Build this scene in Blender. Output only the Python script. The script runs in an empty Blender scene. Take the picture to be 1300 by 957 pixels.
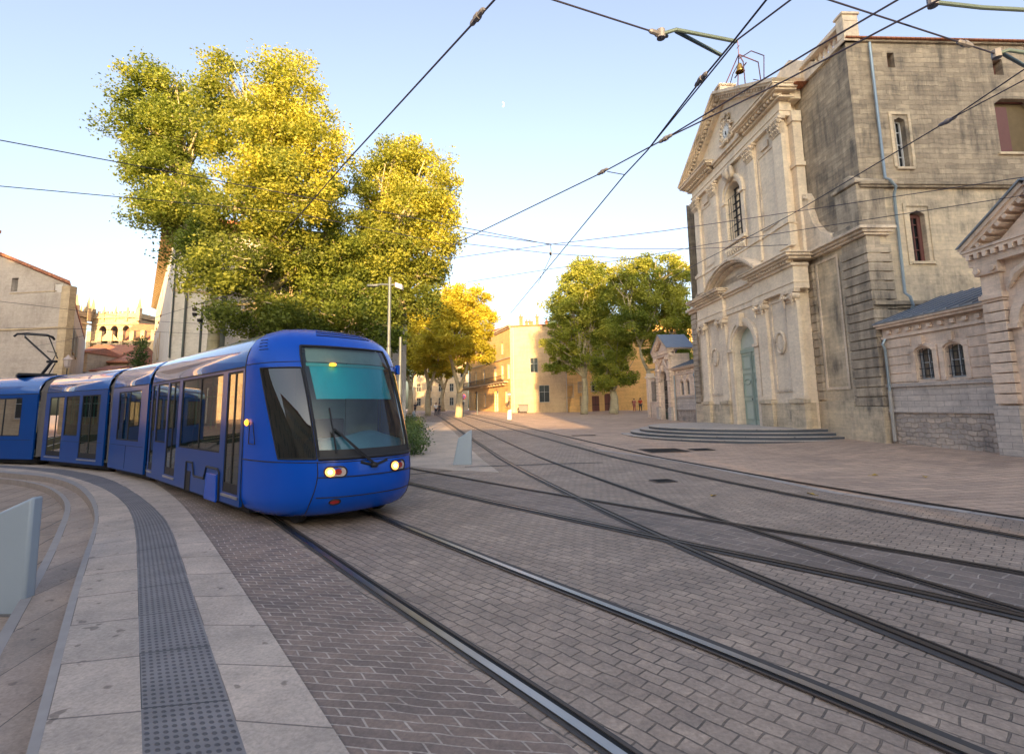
import bpy, bmesh, math, random
import numpy as np
from mathutils import Vector, Matrix, geometry
R = math.radians
random.seed(7); rng = np.random.default_rng(11)
S = bpy.context.scene
COL = bpy.data.collections.new("place"); S.collection.children.link(COL)

# ------------------------------------------------------------------ survey helpers (camera at the origin, 1.8 m up)
F, CX, CY, PITCH, ROLL, EYE = 640., 650., 434., math.atan(83/640.), R(0.9), 1.8
def ray(px, py):
    u = (px-CX)/F; v = (CY-py)/F
    c, s = math.cos(ROLL), math.sin(ROLL)
    u, v = u*c+v*s, -u*s+v*c
    return (u, math.cos(PITCH)-math.sin(PITCH)*v, math.sin(PITCH)+math.cos(PITCH)*v)
def gz(x, y):                                # height of the ground: level in front, rising gently to the far side and the church
    return 0.016*min(82., max(0., y-18.)) + 0.04*min(5., max(0., x-10.))
def G(px, py, z=None):                       # survey point on the ground (or on a level)
    d = ray(px, py); zz = 0. if z is None else z
    for i in range(60):
        t = (zz-EYE)/d[2] if d[2] < -1e-4 else 400.
        if z is not None: break
        zz = .5*zz+.5*gz(d[0]*t, d[1]*t)
    return Vector((d[0]*t, d[1]*t, zz))
def D(px, py, Y):                            # survey point at a distance
    d = ray(px, py); t = Y/d[1]; return Vector((d[0]*t, Y, EYE+d[2]*t))
def W(px, py, z=6.0):                        # point on an overhead wire z metres up
    d = ray(px, py); t = (z-EYE)/d[2]; return Vector((d[0]*t, d[1]*t, z))

# ------------------------------------------------------------------ materials
def newmat(name):
    m = bpy.data.materials.new(name); m.use_nodes = True
    nt = m.node_tree; b = nt.nodes['Principled BSDF']; return m, nt, b
def nd(nt, typ, **kw):
    n = nt.nodes.new(typ)
    for k, v in kw.items():
        if k in n.inputs: n.inputs[k].default_value = v
        else: setattr(n, k, v)
    return n
def mixc(nt, fac, a, b, mode='MIX'):
    m = nt.nodes.new('ShaderNodeMix'); m.data_type = 'RGBA'; m.blend_type = mode
    for sock, v in ((0, fac), (6, a), (7, b)):
        if isinstance(v, bpy.types.NodeSocket): nt.links.new(v, m.inputs[sock])
        elif isinstance(v, (int, float)): m.inputs[sock].default_value = v
        else: m.inputs[sock].default_value = (*v, 1)
    return m.outputs[2]
def ramp(nt, src, p0, p1, c0=(0,0,0), c1=(1,1,1)):
    r = nt.nodes.new('ShaderNodeValToRGB'); nt.links.new(src, r.inputs[0])
    r.color_ramp.elements[0].position = p0; r.color_ramp.elements[0].color = (*c0, 1)
    r.color_ramp.elements[1].position = p1; r.color_ramp.elements[1].color = (*c1, 1)
    return r.outputs[0]
def noise(nt, vec, scale, detail=5, rough=.6):
    n = nt.nodes.new('ShaderNodeTexNoise'); n.inputs['Scale'].default_value = scale
    n.inputs['Detail'].default_value = detail; n.inputs['Roughness'].default_value = rough
    if vec is not None: nt.links.new(vec, n.inputs['Vector'])
    return n.outputs['Fac']
def obco(nt): return nt.nodes.new('ShaderNodeTexCoord').outputs['Object']
def scaled(nt, vec, s):
    m = nt.nodes.new('ShaderNodeMapping'); m.inputs['Scale'].default_value = s; nt.links.new(vec, m.inputs['Vector']); return m.outputs[0]
def bump(nt, b, h, strength=.4, dist=.02):
    n = nt.nodes.new('ShaderNodeBump'); n.inputs['Strength'].default_value = strength; n.inputs['Distance'].default_value = dist
    nt.links.new(h, n.inputs['Height']); nt.links.new(n.outputs[0], b.inputs['Normal'])
def plain(name, col, rough=.6, metal=0., var=.15, scale=6., coat=0.):
    m, nt, b = newmat(name)
    f = noise(nt, obco(nt), scale)
    c = mixc(nt, f, tuple(x*(1-var) for x in col), tuple(min(1, x*(1+var)) for x in col))
    nt.links.new(c, b.inputs['Base Color'])
    b.inputs['Roughness'].default_value = rough; b.inputs['Metallic'].default_value = metal
    if coat: b.inputs['Coat Weight'].default_value = coat; b.inputs['Coat Roughness'].default_value = .03
    return m
def emis(name, col, s):
    m, nt, b = newmat(name); b.inputs['Base Color'].default_value = (*col, 1)
    b.inputs['Emission Color'].default_value = (*col, 1); b.inputs['Emission Strength'].default_value = s; return m
def wallmat(name, col, col2, grime, gamt=.5, bw=.7, bh=.3, mortar=.012, joint=.35, rough=.85, streak=1., bs=.35, shift=0.0, wob=.05, band=.35):
    """coursed stone or render on upright walls: block joints, per-block tone, weather stains running down"""
    m, nt, b = newmat(name); L = nt.links
    o = obco(nt); sx = nt.nodes.new('ShaderNodeSeparateXYZ'); L.new(o, sx.inputs[0])
    ad = nd(nt, 'ShaderNodeMath', operation='ADD'); L.new(sx.outputs[0], ad.inputs[0]); L.new(sx.outputs[1], ad.inputs[1])
    cb = nt.nodes.new('ShaderNodeCombineXYZ'); L.new(ad.outputs[0], cb.inputs[0]); L.new(sx.outputs[2], cb.inputs[1])
    nz = nt.nodes.new('ShaderNodeTexNoise'); nz.inputs['Scale'].default_value = 1.7; nz.inputs['Detail'].default_value = 3; L.new(o, nz.inputs['Vector'])
    sb = nd(nt, 'ShaderNodeVectorMath', operation='SUBTRACT'); L.new(nz.outputs['Color'], sb.inputs[0]); sb.inputs[1].default_value = (.5,.5,.5)
    sc = nd(nt, 'ShaderNodeVectorMath', operation='SCALE'); L.new(sb.outputs[0], sc.inputs[0]); sc.inputs['Scale'].default_value = wob
    av = nd(nt, 'ShaderNodeVectorMath', operation='ADD'); L.new(cb.outputs[0], av.inputs[0]); L.new(sc.outputs[0], av.inputs[1])
    br = nt.nodes.new('ShaderNodeTexBrick'); L.new(av.outputs[0], br.inputs['Vector'])
    for k, v in (('Scale', 1.), ('Brick Width', bw), ('Row Height', bh), ('Mortar Size', mortar), ('Mortar Smooth', .7), ('Bias', 0.)): br.inputs[k].default_value = v
    br.inputs['Color1'].default_value = (*col, 1); br.inputs['Color2'].default_value = (*col2, 1)
    br.inputs['Mortar'].default_value = (*[c*(1-joint) for c in col], 1)
    c = br.outputs['Color']
    n1 = noise(nt, o, .55, 8, .65)
    n2 = noise(nt, scaled(nt, o, (2.2, 2.2, .35)), 1.2*streak, 6, .7)
    n3 = noise(nt, scaled(nt, o, (1, 1, 1.7)), 5., 8, .75)
    g = nd(nt, 'ShaderNodeMath', operation='MULTIPLY'); L.new(ramp(nt, n1, .42+shift, .62+shift), g.inputs[0]); L.new(ramp(nt, n2, .35, .7), g.inputs[1])
    g2 = nd(nt, 'ShaderNodeMath', operation='MULTIPLY'); L.new(g.outputs[0], g2.inputs[0]); g2.inputs[1].default_value = min(1., gamt*1.8)
    c = mixc(nt, g2.outputs[0], c, grime)
    c = mixc(nt, .55, c, ramp(nt, n3, .25, .75, (.62,.61,.60), (1.38,1.37,1.35)), 'MULTIPLY')
    n4 = noise(nt, scaled(nt, o, (.35, .35, 5.)), 1.1, 6, .7)
    c = mixc(nt, band, c, ramp(nt, n4, .32, .68, (.55,.55,.56), (1.4,1.36,1.3)), 'MULTIPLY')
    L.new(c, b.inputs['Base Color']); b.inputs['Roughness'].default_value = rough
    h = nd(nt, 'ShaderNodeMath', operation='SUBTRACT'); L.new(n3, h.inputs[0]); L.new(br.outputs['Fac'], h.inputs[1])
    bump(nt, b, h.outputs[0], bs, .03)
    return m
def pavemat(name, c1, c2, mort, bw, bh, ms, rot, rough=.75, bs=.6, wob=.03, uv=False, dirt=.55, bias=0., spec=.5, spots=.0, fade=.0):
    m, nt, b = newmat(name); L = nt.links
    tc = nt.nodes.new('ShaderNodeTexCoord'); o = tc.outputs['UV' if uv else 'Object']; oo = tc.outputs['Object']
    nz = nt.nodes.new('ShaderNodeTexNoise'); nz.inputs['Scale'].default_value = 2.2; nz.inputs['Detail'].default_value = 2; L.new(oo, nz.inputs['Vector'])
    sb = nd(nt, 'ShaderNodeVectorMath', operation='SUBTRACT'); L.new(nz.outputs['Color'], sb.inputs[0]); sb.inputs[1].default_value = (.5,.5,.5)
    sc = nd(nt, 'ShaderNodeVectorMath', operation='SCALE'); L.new(sb.outputs[0], sc.inputs[0]); sc.inputs['Scale'].default_value = wob*4
    a = nd(nt, 'ShaderNodeVectorMath', operation='ADD'); L.new(o, a.inputs[0]); L.new(sc.outputs[0], a.inputs[1])
    mp = nt.nodes.new('ShaderNodeMapping'); mp.inputs['Rotation'].default_value = (0, 0, rot); L.new(a.outputs[0], mp.inputs['Vector'])
    br = nt.nodes.new('ShaderNodeTexBrick'); L.new(mp.outputs[0], br.inputs['Vector'])
    for k, v in (('Scale', 1.), ('Brick Width', bw), ('Row Height', bh), ('Mortar Size', ms), ('Mortar Smooth', .35), ('Bias', bias)): br.inputs[k].default_value = v
    br.inputs['Color1'].default_value = (*c1, 1); br.inputs['Color2'].default_value = (*c2, 1); br.inputs['Mortar'].default_value = (*mort, 1)
    fine = noise(nt, oo, 34., 6, .7); mid = noise(nt, oo, 3.1, 6, .7); big = noise(nt, oo, .33, 5, .6)
    avg = tuple((p+q)*.42 for p, q in zip(c1, c2)); worn = noise(nt, oo, 1.6, 6, .75)
    bc = mixc(nt, ramp(nt, worn, .40, .66, (0,0,0), (fade,)*3), br.outputs['Color'], avg)
    c = mixc(nt, .8, bc, ramp(nt, fine, .2, .8, (.55,.55,.55), (1.45,1.45,1.45)), 'MULTIPLY')
    c = mixc(nt, dirt, c, ramp(nt, mid, .3, .72, (.5,.48,.47), (1.35,1.3,1.26)), 'MULTIPLY')
    c = mixc(nt, .45, c, ramp(nt, big, .3, .7, (.66,.67,.7), (1.25,1.22,1.18)), 'MULTIPLY')
    if spots: c = mixc(nt, spots, c, ramp(nt, noise(nt, oo, 7.5, 2, .5), .29, .33, (.35,.34,.33), (1,1,1)), 'MULTIPLY')
    c = mixc(nt, .5, c, ramp(nt, noise(nt, oo, .9, 7, .75), .36, .60, (.58,.56,.55), (1.12,1.1,1.08)), 'MULTIPLY')
    L.new(c, b.inputs['Base Color'])
    rr = ramp(nt, mid, .3, .75, (rough-.18,)*3, (rough+.12,)*3); L.new(rr, b.inputs['Roughness'])
    b.inputs['Specular IOR Level'].default_value = spec
    mu = nd(nt, 'ShaderNodeMath', operation='MULTIPLY_ADD'); L.new(fine, mu.inputs[0]); mu.inputs[1].default_value = .35; 
    iv = nd(nt, 'ShaderNodeMath', operation='SUBTRACT'); iv.inputs[0].default_value = 1.; L.new(br.outputs['Fac'], iv.inputs[1]); L.new(iv.outputs[0], mu.inputs[2])
    bump(nt, b, mu.outputs[0], bs, .012)
    return m
def glassmat(name, tint, alpha, rough=.02, spec=.8, ior=1.6):
    m, nt, b = newmat(name); L = nt.links
    b.inputs['Base Color'].default_value = (*tint, 1); b.inputs['Roughness'].default_value = rough; b.inputs['Specular IOR Level'].default_value = spec
    tr = nt.nodes.new('ShaderNodeBsdfTransparent'); tr.inputs[0].default_value = (.8, .95, .93, 1)
    gl = nt.nodes.new('ShaderNodeBsdfGlossy'); gl.inputs['Roughness'].default_value = rough
    fr = nt.nodes.new('ShaderNodeFresnel'); fr.inputs[0].default_value = ior
    m1 = nt.nodes.new('ShaderNodeMixShader'); m1.inputs[0].default_value = alpha; L.new(tr.outputs[0], m1.inputs[1]); L.new(b.outputs[0], m1.inputs[2])
    m2 = nt.nodes.new('ShaderNodeMixShader'); L.new(fr.outputs[0], m2.inputs[0]); L.new(m1.outputs[0], m2.inputs[1]); L.new(gl.outputs[0], m2.inputs[2])
    L.new(m2.outputs[0], nt.nodes['Material Output'].inputs[0]); return m
def leafmat(name, lo, mid, hi, trans=.45):
    m, nt, b = newmat(name); L = nt.links
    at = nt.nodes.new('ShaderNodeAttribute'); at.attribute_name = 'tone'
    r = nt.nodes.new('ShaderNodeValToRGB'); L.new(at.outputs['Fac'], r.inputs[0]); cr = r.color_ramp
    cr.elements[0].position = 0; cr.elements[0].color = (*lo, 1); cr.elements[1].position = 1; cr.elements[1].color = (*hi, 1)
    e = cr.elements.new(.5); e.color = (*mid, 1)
    L.new(r.outputs[0], b.inputs['Base Color']); b.inputs['Roughness'].default_value = .55; b.inputs['Specular IOR Level'].default_value = .3
    t = nt.nodes.new('ShaderNodeBsdfTranslucent'); L.new(mixc(nt, 1., r.outputs[0], (1.5, 1.5, .8), 'MULTIPLY'), t.inputs[0])
    mx = nt.nodes.new('ShaderNodeMixShader'); mx.inputs[0].default_value = trans; L.new(b.outputs[0], mx.inputs[1]); L.new(t.outputs[0], mx.inputs[2])
    L.new(mx.outputs[0], nt.nodes['Material Output'].inputs[0]); return m
M = {}
#M_DEFS
M['facade'] = wallmat('facade_stone', (.86,.73,.57), (.81,.68,.53), (.42,.35,.28), .35, .95, .42, .003, .12, wob=.0, band=.10)
M['trim'] = wallmat('trim_stone', (.84,.70,.54), (.78,.64,.49), (.24,.20,.17), .55, 1.3, .5, .003, .1, wob=.0, band=.10)
M['oldwall'] = wallmat('old_rubble_stone', (.54,.44,.32), (.37,.30,.22), (.10,.09,.08), 1., .62, .22, .010, .15, bs=.8, shift=-.055, wob=.22, band=.40)
M['oldwall2'] = wallmat('old_lower_stone', (.74,.61,.43), (.62,.51,.37), (.12,.11,.10), .95, .9, .36, .006, .15, bs=.6, shift=-.01, wob=.10, band=.30)
M['quoin'] = wallmat('blackened_quoin_stone', (.58,.48,.36), (.42,.35,.27), (.075,.07,.065), .9, 1.1, .5, .006, .3, shift=-.03, wob=.05, band=.4)
M['gatestone'] = wallmat('gate_stone', (.84,.67,.53), (.78,.61,.48), (.38,.3,.24), .5, 1.1, .42, .006, .3, wob=.02, band=.2)
M['greystone'] = wallmat('grey_course_stone', (.52,.46,.42), (.62,.55,.49), (.30,.27,.25), .4, .6, .2, .012, .35)
M['rubble'] = wallmat('rubble_plinth', (.62,.51,.42), (.42,.37,.34), (.2,.18,.165), .85, .30, .17, .02, .2, bs=1., wob=.35, band=.5)
M['plaster'] = wallmat('grey_plaster', (.43,.37,.325), (.42,.36,.315), (.28,.235,.2), .6, 6., 3., .001, .03, bs=.15, band=.2)
M['paleplaster'] = wallmat('pale_plaster', (.60,.56,.53), (.59,.55,.52), (.46,.41,.37), .5, 9., 5., .001, .03, bs=.1, band=.12)
M['citystone'] = wallmat('city_stone', (.52,.40,.26), (.46,.35,.23), (.28,.21,.14), .5, .8, .38, .008, .25)
M['cornerplaster'] = wallmat('corner_plaster', (.50,.37,.23), (.47,.345,.215), (.33,.24,.15), .6, 5., 3., .002, .05, band=.25)
M['ochre'] = wallmat('sun_gold_render', (.70,.42,.16), (.64,.385,.15), (.42,.27,.12), .5, 5., 4., .001, .03)  # golden sunlight is put into this wall colour
M['cathedral'] = wallmat('cathedral_stone', (.44,.33,.20), (.39,.29,.175), (.22,.16,.10), .5, .9, .4, .008, .2)
M['tile'] = wallmat('roof_tile', (.50,.18,.085), (.40,.15,.08), (.22,.12,.08), .6, .22, .33, .03, .5)
M['slate'] = plain('zinc_roof', (.20,.23,.27), .45, .3, .15, 3.)
M['slatedark'] = plain('zinc_seam', (.12,.14,.17), .5, .3)
M['soffit'] = plain('timber_soffit', (.17,.12,.06), .8, 0, .3, 4.)
M['doorgreen'] = plain('celadon_door_paint', (.50,.57,.49), .5, 0, .12, 3.)
M['dooredge'] = plain('celadon_door_mouldings', (.36,.44,.37), .5, 0, .1, 3.)
M['windark'] = glassmat('window_glass', (.03,.035,.04), .95, .08, .4, 1.3)
M['winblue'] = glassmat('sky_tinted_glass', (.42,.50,.62), 1., .12, 1.)  # reflected sky put into the pane's own blue
M['winframe'] = plain('grey_window_paint', (.42,.44,.45), .5)
M['brownframe'] = plain('oxblood_window_wood', (.16,.06,.05), .6)
M['shutter'] = plain('grey_shutter_paint', (.38,.38,.36), .6)
M['brownshutter'] = plain('brown_shutter_paint', (.26,.13,.07), .6)
M['iron'] = plain('black_iron', (.03,.03,.035), .5, .6)
M['redsteel'] = plain('oxide_iron', (.12,.06,.07), .6, .4)
M['bell'] = plain('bronze_bell', (.30,.22,.08), .4, .8)
M['clockface'] = plain('clock_enamel', (.75,.73,.68), .4)
M['pipe'] = plain('zinc_pipe', (.30,.37,.42), .4, .5)
M['pipecast'] = plain('cast_pipe', (.42,.40,.37), .6, .1)
M['pole'] = plain('galvanised_grey_pole', (.085,.105,.125), .5, .2)
M['darkpole'] = plain('dark_pole', (.06,.07,.07), .5, .4)
M['wire'] = plain('overhead_wire', (.02,.022,.05), .5, .3)
M['insul'] = plain('insulator_grey', (.12,.13,.17), .5, .2)
M['bracket'] = plain('bracket_blue_grey', (.09,.14,.16), .45, .4)
M['bollard'] = plain('pale_blue_composite', (.33,.39,.45), .4, 0, .05, 2.)
M['bark'] = wallmat('plane_bark', (.40,.35,.24), (.33,.29,.19), (.20,.18,.11), .8, .5, .6, .001, .02, streak=2.)
M['leaf'] = leafmat('plane_leaves', (.06,.09,.02), (.20,.23,.04), (.50,.46,.07))
M['leafgold'] = leafmat('golden_leaves', (.14,.14,.02), (.35,.31,.03), (.56,.47,.06), .45)
M['leafgreen'] = leafmat('green_leaves', (.055,.09,.02), (.20,.24,.04), (.44,.42,.08))
M['shrub'] = leafmat('shrub_leaves', (.04,.07,.02), (.08,.13,.04), (.15,.2,.07), .2)
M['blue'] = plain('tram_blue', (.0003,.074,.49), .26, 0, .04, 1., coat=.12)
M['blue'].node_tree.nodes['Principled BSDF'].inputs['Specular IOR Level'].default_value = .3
M['blueshade'] = plain('tram_blue_shaded_side', (.0004,.048,.235), .28, 0, .06, 1., coat=.06); M['blueshade'].node_tree.nodes['Principled BSDF'].inputs['Specular IOR Level'].default_value = .22  # darker copy of the tram blue, shade put into the side paint
M['blueroof'] = plain('tram_roof_blue', (.01,.09,.36), .25, 0, .06, 1., coat=1.)
M['seam'] = plain('black_rubber', (.012,.012,.015), .6)
M['bellows'] = plain('gangway_bellows', (.10,.09,.09), .8)
M['under'] = plain('underframe', (.015,.015,.017), .7)
M['tglass'] = glassmat('tram_side_glass', (.006,.018,.016), .72, .01, .5, 1.33)
M['cabglass'] = glassmat('tram_cab_glass', (.006,.006,.007), .82, .01)
M['wshield'] = glassmat('tram_windscreen', (.02,.03,.03), .12, .01)
M['teal'] = plain('teal_sunblind', (.0,.50,.64), .5, 0, .03)
M['dash'] = plain('blue_dashboard', (.10,.26,.38), .5)
M['tealpole'] = plain('green_handrail', (.02,.35,.26), .35)
M['seat'] = plain('blue_seat', (.03,.07,.2), .8)
M['interior'] = plain('tram_interior', (.42,.48,.47), .7)
M['aircon'] = plain('tram_grille', (.01,.015,.05), .5)
M['lampglow'] = emis('headlamp_lit', (1., .36, .07), 1.0)
M['lampcore'] = emis('headlamp_core', (1., .72, .36), 3.2)
M['lamphouse'] = plain('lamp_housing', (.45,.38,.36), .25, .1)
M['amber'] = emis('amber_blinker', (1., .30, .02), 1.2)
M['redlens'] = plain('red_lens', (.35,.01,.01), .2, 0, .1, 4., coat=1.)
M['chrome'] = plain('door_sill_metal', (.5,.5,.5), .3, .9)
M['rail'] = plain('rail_steel', (.34,.32,.30), .36, 1., .3, 2.)
M['raildark'] = plain('dull_rail_steel', (.075,.065,.06), .42, .7, .3, 2.)
M['rust'] = plain('rail_side', (.09,.07,.06), .6, .4, .3)
M['groove'] = plain('rail_groove', (.008,.008,.009), .9)
M['bed'] = plain('rail_bedding_bitumen', (.06,.053,.05), .75, 0, .3, 8.)
M['white'] = plain('sign_white', (.5,.5,.5), .5); M['red'] = plain('sign_red', (.6,.02,.02), .5); M['signblue'] = plain('sign_blue', (.02,.06,.4), .5)
M['bin'] = plain('bin_plastic', (.035,.035,.05), .5)
M['bronzeleaf'] = plain('fallen_leaf', (.5,.32,.05), .8)
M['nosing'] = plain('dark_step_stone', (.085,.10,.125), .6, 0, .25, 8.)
M['nosegrey'] = plain('grey_nosing_stone', (.31,.28,.26), .6, 0, .2, 6.); M['riserstone'] = plain('riser_stone', (.26,.215,.19), .8, 0, .3, 5.)
M['skin'] = plain('skin', (.45,.26,.18), .6); M['hair'] = plain('hair', (.03,.02,.015), .7)
M['whitecloth'] = plain('white_cloth', (.65,.65,.65), .9); M['redcloth'] = plain('red_cloth', (.45,.06,.03), .9); M['darkcloth'] = plain('dark_cloth', (.03,.035,.05), .9); M['pinkcloth'] = plain('rose_cloth', (.4,.13,.12), .9)
M['moon'] = emis('moonlight', (1, 1, .95), 1.2)
AT = math.atan2
M['pavA'] = pavemat('setts_dark_joint', (.45,.355,.28), (.33,.265,.215), (.12,.10,.085), .185, .118, .007, R(47), bs=1., wob=.022, fade=.75)
M['pavW'] = pavemat('setts_cement_joint', (.33,.245,.195), (.22,.17,.145), (.58,.50,.43), .21, .118, .009, 0, uv=True, bs=.8, wob=.022, fade=.55)
M['pavD'] = pavemat('wide_setts', (.27,.215,.18), (.19,.155,.135), (.42,.36,.31), .34, .20, .011, R(52), bs=.9, fade=.5)
M['plaza'] = pavemat('long_stone_tiles', (.58,.42,.31), (.46,.34,.26), (.17,.13,.105), .75, .26, .012, R(-8), bs=.4, wob=.004, dirt=.3)
M['plazalow'] = pavemat('lower_stone_tiles', (.40,.31,.24), (.33,.26,.205), (.12,.10,.085), .9, .42, .012, R(65), bs=.35, wob=.004, dirt=.3)
M['slab'] = pavemat('platform_slab', (.56,.465,.385), (.50,.42,.35), (.22,.185,.16), 9., .85, .010, 0, uv=True, bs=.25, wob=.002, dirt=.4, spots=.7)
M['slab2'] = pavemat('step_slab', (.43,.34,.275), (.37,.30,.245), (.13,.11,.095), 9., 1.1, .012, 0, uv=True, bs=.25, wob=.002, dirt=.45, spots=.6)
M['concrete'] = pavemat('pale_concrete', (.52,.43,.35), (.49,.41,.335), (.42,.36,.31), 6., 6., .01, 0, bs=.2, wob=.01, dirt=.3)
M['kerb'] = pavemat('kerb_stone', (.42,.39,.37), (.38,.35,.33), (.16,.15,.14), 9., 1., .012, 0, uv=True, bs=.3, wob=.002, dirt=.3)
M['stepstone'] = pavemat('church_step_stone', (.50,.45,.40), (.42,.38,.35), (.18,.17,.165), 1.4, 1.4, .012, 0, bs=.3, wob=.004, dirt=.3)
def tactile():
    m, nt, b = newmat('studded_grey_strip'); L = nt.links
    uv = nt.nodes.new('ShaderNodeTexCoord').outputs['UV']
    mp = nt.nodes.new('ShaderNodeMapping'); mp.inputs['Scale'].default_value = (1/.062, 1/.062, 1); L.new(uv, mp.inputs['Vector'])
    fr = nd(nt, 'ShaderNodeVectorMath', operation='FRACTION'); L.new(mp.outputs[0], fr.inputs[0])
    sb = nd(nt, 'ShaderNodeVectorMath', operation='SUBTRACT'); L.new(fr.outputs[0], sb.inputs[0]); sb.inputs[1].default_value = (.5,.5,0)
    ln = nd(nt, 'ShaderNodeVectorMath', operation='LENGTH'); L.new(sb.outputs[0], ln.inputs[0])
    dots = ramp(nt, ln.outputs['Value'], .22, .34, (1,1,1), (0,0,0))
    br = nt.nodes.new('ShaderNodeTexBrick'); L.new(uv, br.inputs['Vector'])
    for k, v in (('Scale', 1.), ('Brick Width', 9.), ('Row Height', .9), ('Mortar Size', .008)): br.inputs[k].default_value = v
    c = mixc(nt, dots, (.215,.20,.20), (.09,.085,.09))
    c = mixc(nt, br.outputs['Fac'], c, (.06,.06,.065))
    c = mixc(nt, .5, c, ramp(nt, noise(nt, obco(nt), 2.5, 6), .3, .7, (.6,.6,.62), (1.35,1.32,1.3)), 'MULTIPLY')
    L.new(c, b.inputs['Base Color']); b.inputs['Roughness'].default_value = .6
    bump(nt, b, dots, .6, .01); return m
M['tactile'] = tactile()

# ------------------------------------------------------------------ objects
def tagp(o, label=None, cat=None, group=None, kind=None):
    if label: o['label'] = label
    if cat: o['category'] = cat
    if group: o['group'] = group
    if kind: o['kind'] = kind
    return o
def thing(name, label, cat, loc=(0,0,0), rz=0., group=None):
    o = bpy.data.objects.new(name, None); COL.objects.link(o); o.location = loc; o.rotation_euler = (0,0,rz); o.empty_display_size = .3
    return tagp(o, label, cat, group)
class MB:
    def __init__(s): s.v = []; s.f = []; s.uv = None
    def add(s, vs, fs):
        n = len(s.v); s.v += [tuple(v) for v in vs]; s.f += [tuple(i+n for i in f) for f in fs]; return s
    def box(s, x0, x1, y0, y1, z0, z1, fr=None):
        vs = [(x,y,z) for z in (z0,z1) for y in (y0,y1) for x in (x0,x1)]
        fs = [(0,2,3,1),(4,5,7,6),(0,1,5,4),(2,6,7,3),(0,4,6,2),(1,3,7,5)]
        if fr: vs = [fr(*v) for v in vs]
        return s.add(vs, fs)
    def tube(s, pts, r, n=8, cap=True):
        pts = [Vector(p) for p in pts]; rs = r if isinstance(r, (list, tuple)) else [r]*len(pts)
        rings = []; up = None
        for i, p in enumerate(pts):
            t = (pts[min(i+1, len(pts)-1)]-pts[max(i-1, 0)]).normalized()
            if up is None: up = Vector((0,0,1)) if abs(t.z) < .9 else Vector((1,0,0))
            a = t.cross(up).normalized(); b = a.cross(t).normalized(); up = b
            rings.append([p+(a*math.cos(2*math.pi*k/n)+b*math.sin(2*math.pi*k/n))*rs[i] for k in range(n)])
        vs = [v for ring in rings for v in ring]; fs = []
        for i in range(len(pts)-1):
            for k in range(n): fs.append((i*n+k, i*n+(k+1)%n, (i+1)*n+(k+1)%n, (i+1)*n+k))
        if cap: fs += [tuple(range(n))[::-1], tuple((len(pts)-1)*n+k for k in range(n))]
        return s.add(vs, fs)
    def prism(s, poly, c0, c1, fr):              # polygon (u, v) in a frame, from depth c0 to c1
        n = len(poly); vs = [fr(u, c0, v) for u, v in poly]+[fr(u, c1, v) for u, v in poly]
        fs = [tuple(range(n))[::-1], tuple(range(n, 2*n))]+[(i, (i+1)%n, n+(i+1)%n, n+i) for i in range(n)]
        return s.add(vs, fs)
    def panel(s, outer, holes, depth, fr, back=False, thick=0.):   # wall face at y=0 of the frame with openings and their reveals
        loops = [outer]+holes
        tr = geometry.tessellate_polygon([[Vector((u, v, 0)) for u, v in L] for L in loops])
        flat = [p for L in loops for p in L]
        s.add([fr(u, 0, v) for u, v in flat], tr)
        if back: s.add([fr(u, -depth, v) for u, v in flat], tr)
        k = 0
        for j, L in enumerate(loops):
            if j == 0 and not back: continue
            n = len(L); s.add([fr(u, 0, v) for u, v in L]+[fr(u, -depth, v) for u, v in L], [(i, (i+1)%n, n+(i+1)%n, n+i) for i in range(n)])
        return s
    def lathe(s, prof, n, c=(0,0,0)):
        vs = [(c[0]+r*math.cos(2*math.pi*k/n), c[1]+r*math.sin(2*math.pi*k/n), c[2]+z) for r, z in prof for k in range(n)]
        return s.add(vs, [(i*n+k, i*n+(k+1)%n, (i+1)*n+(k+1)%n, (i+1)*n+k) for i in range(len(prof)-1) for k in range(n)])
    def build(s, name, mat, parent=None, smooth=False, bevel=0., uvs=None):
        if not s.v: return None
        me = bpy.data.meshes.new(name); me.from_pydata(s.v, [], s.f)
        bm = bmesh.new(); bm.from_mesh(me)
        if uvs is None: bmesh.ops.recalc_face_normals(bm, faces=bm.faces)
        bm.to_mesh(me); bm.free()
        if uvs is not None:
            ul = me.uv_layers.new(name='UVMap')
            for lp in me.loops: ul.data[lp.index].uv = uvs[lp.vertex_index]
        me.materials.append(M[mat] if isinstance(mat, str) else mat)
        if smooth:
            me.polygons.foreach_set('use_smooth', [True]*len(me.polygons))
            if smooth != 'all': me.set_sharp_from_angle(angle=R(38))
        o = bpy.data.objects.new(name, me); COL.objects.link(o)
        if parent: o.parent = parent
        if bevel:
            b = o.modifiers.new('bevel', 'BEVEL'); b.width = bevel; b.segments = 2; b.limit_method = 'ANGLE'; b.angle_limit = R(35)
        return o
def frame(o, ang):                                # u along ang, c outwards (to the left of u), v up
    u = Vector((math.cos(ang), math.sin(ang), 0)); n = Vector((-u.y, u.x, 0)); o = Vector(o)
    return lambda a, c, v: o+u*a+n*c+Vector((0,0,v))
ID = lambda a, c, v: Vector((a, c, v))
def rect(u0, u1, v0, v1): return [(u0,v0),(u1,v0),(u1,v1),(u0,v1)]
def arch(uc, w, v0, spring, n=14, flat=1.):
    return [(uc-w/2, v0), (uc+w/2, v0)]+[(uc+w/2*math.cos(math.pi*k/n), spring+w/2*flat*math.sin(math.pi*k/n)) for k in range(n+1)]
def arcband(uc, vc, r0, r1, a0, a1, n=16, flat=1.):
    A = [a0+(a1-a0)*k/n for k in range(n+1)]
    return [(uc+r1*math.cos(a), vc+r1*flat*math.sin(a)) for a in A]+[(uc+r0*math.cos(a), vc+r0*flat*math.sin(a)) for a in A[::-1]]
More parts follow.
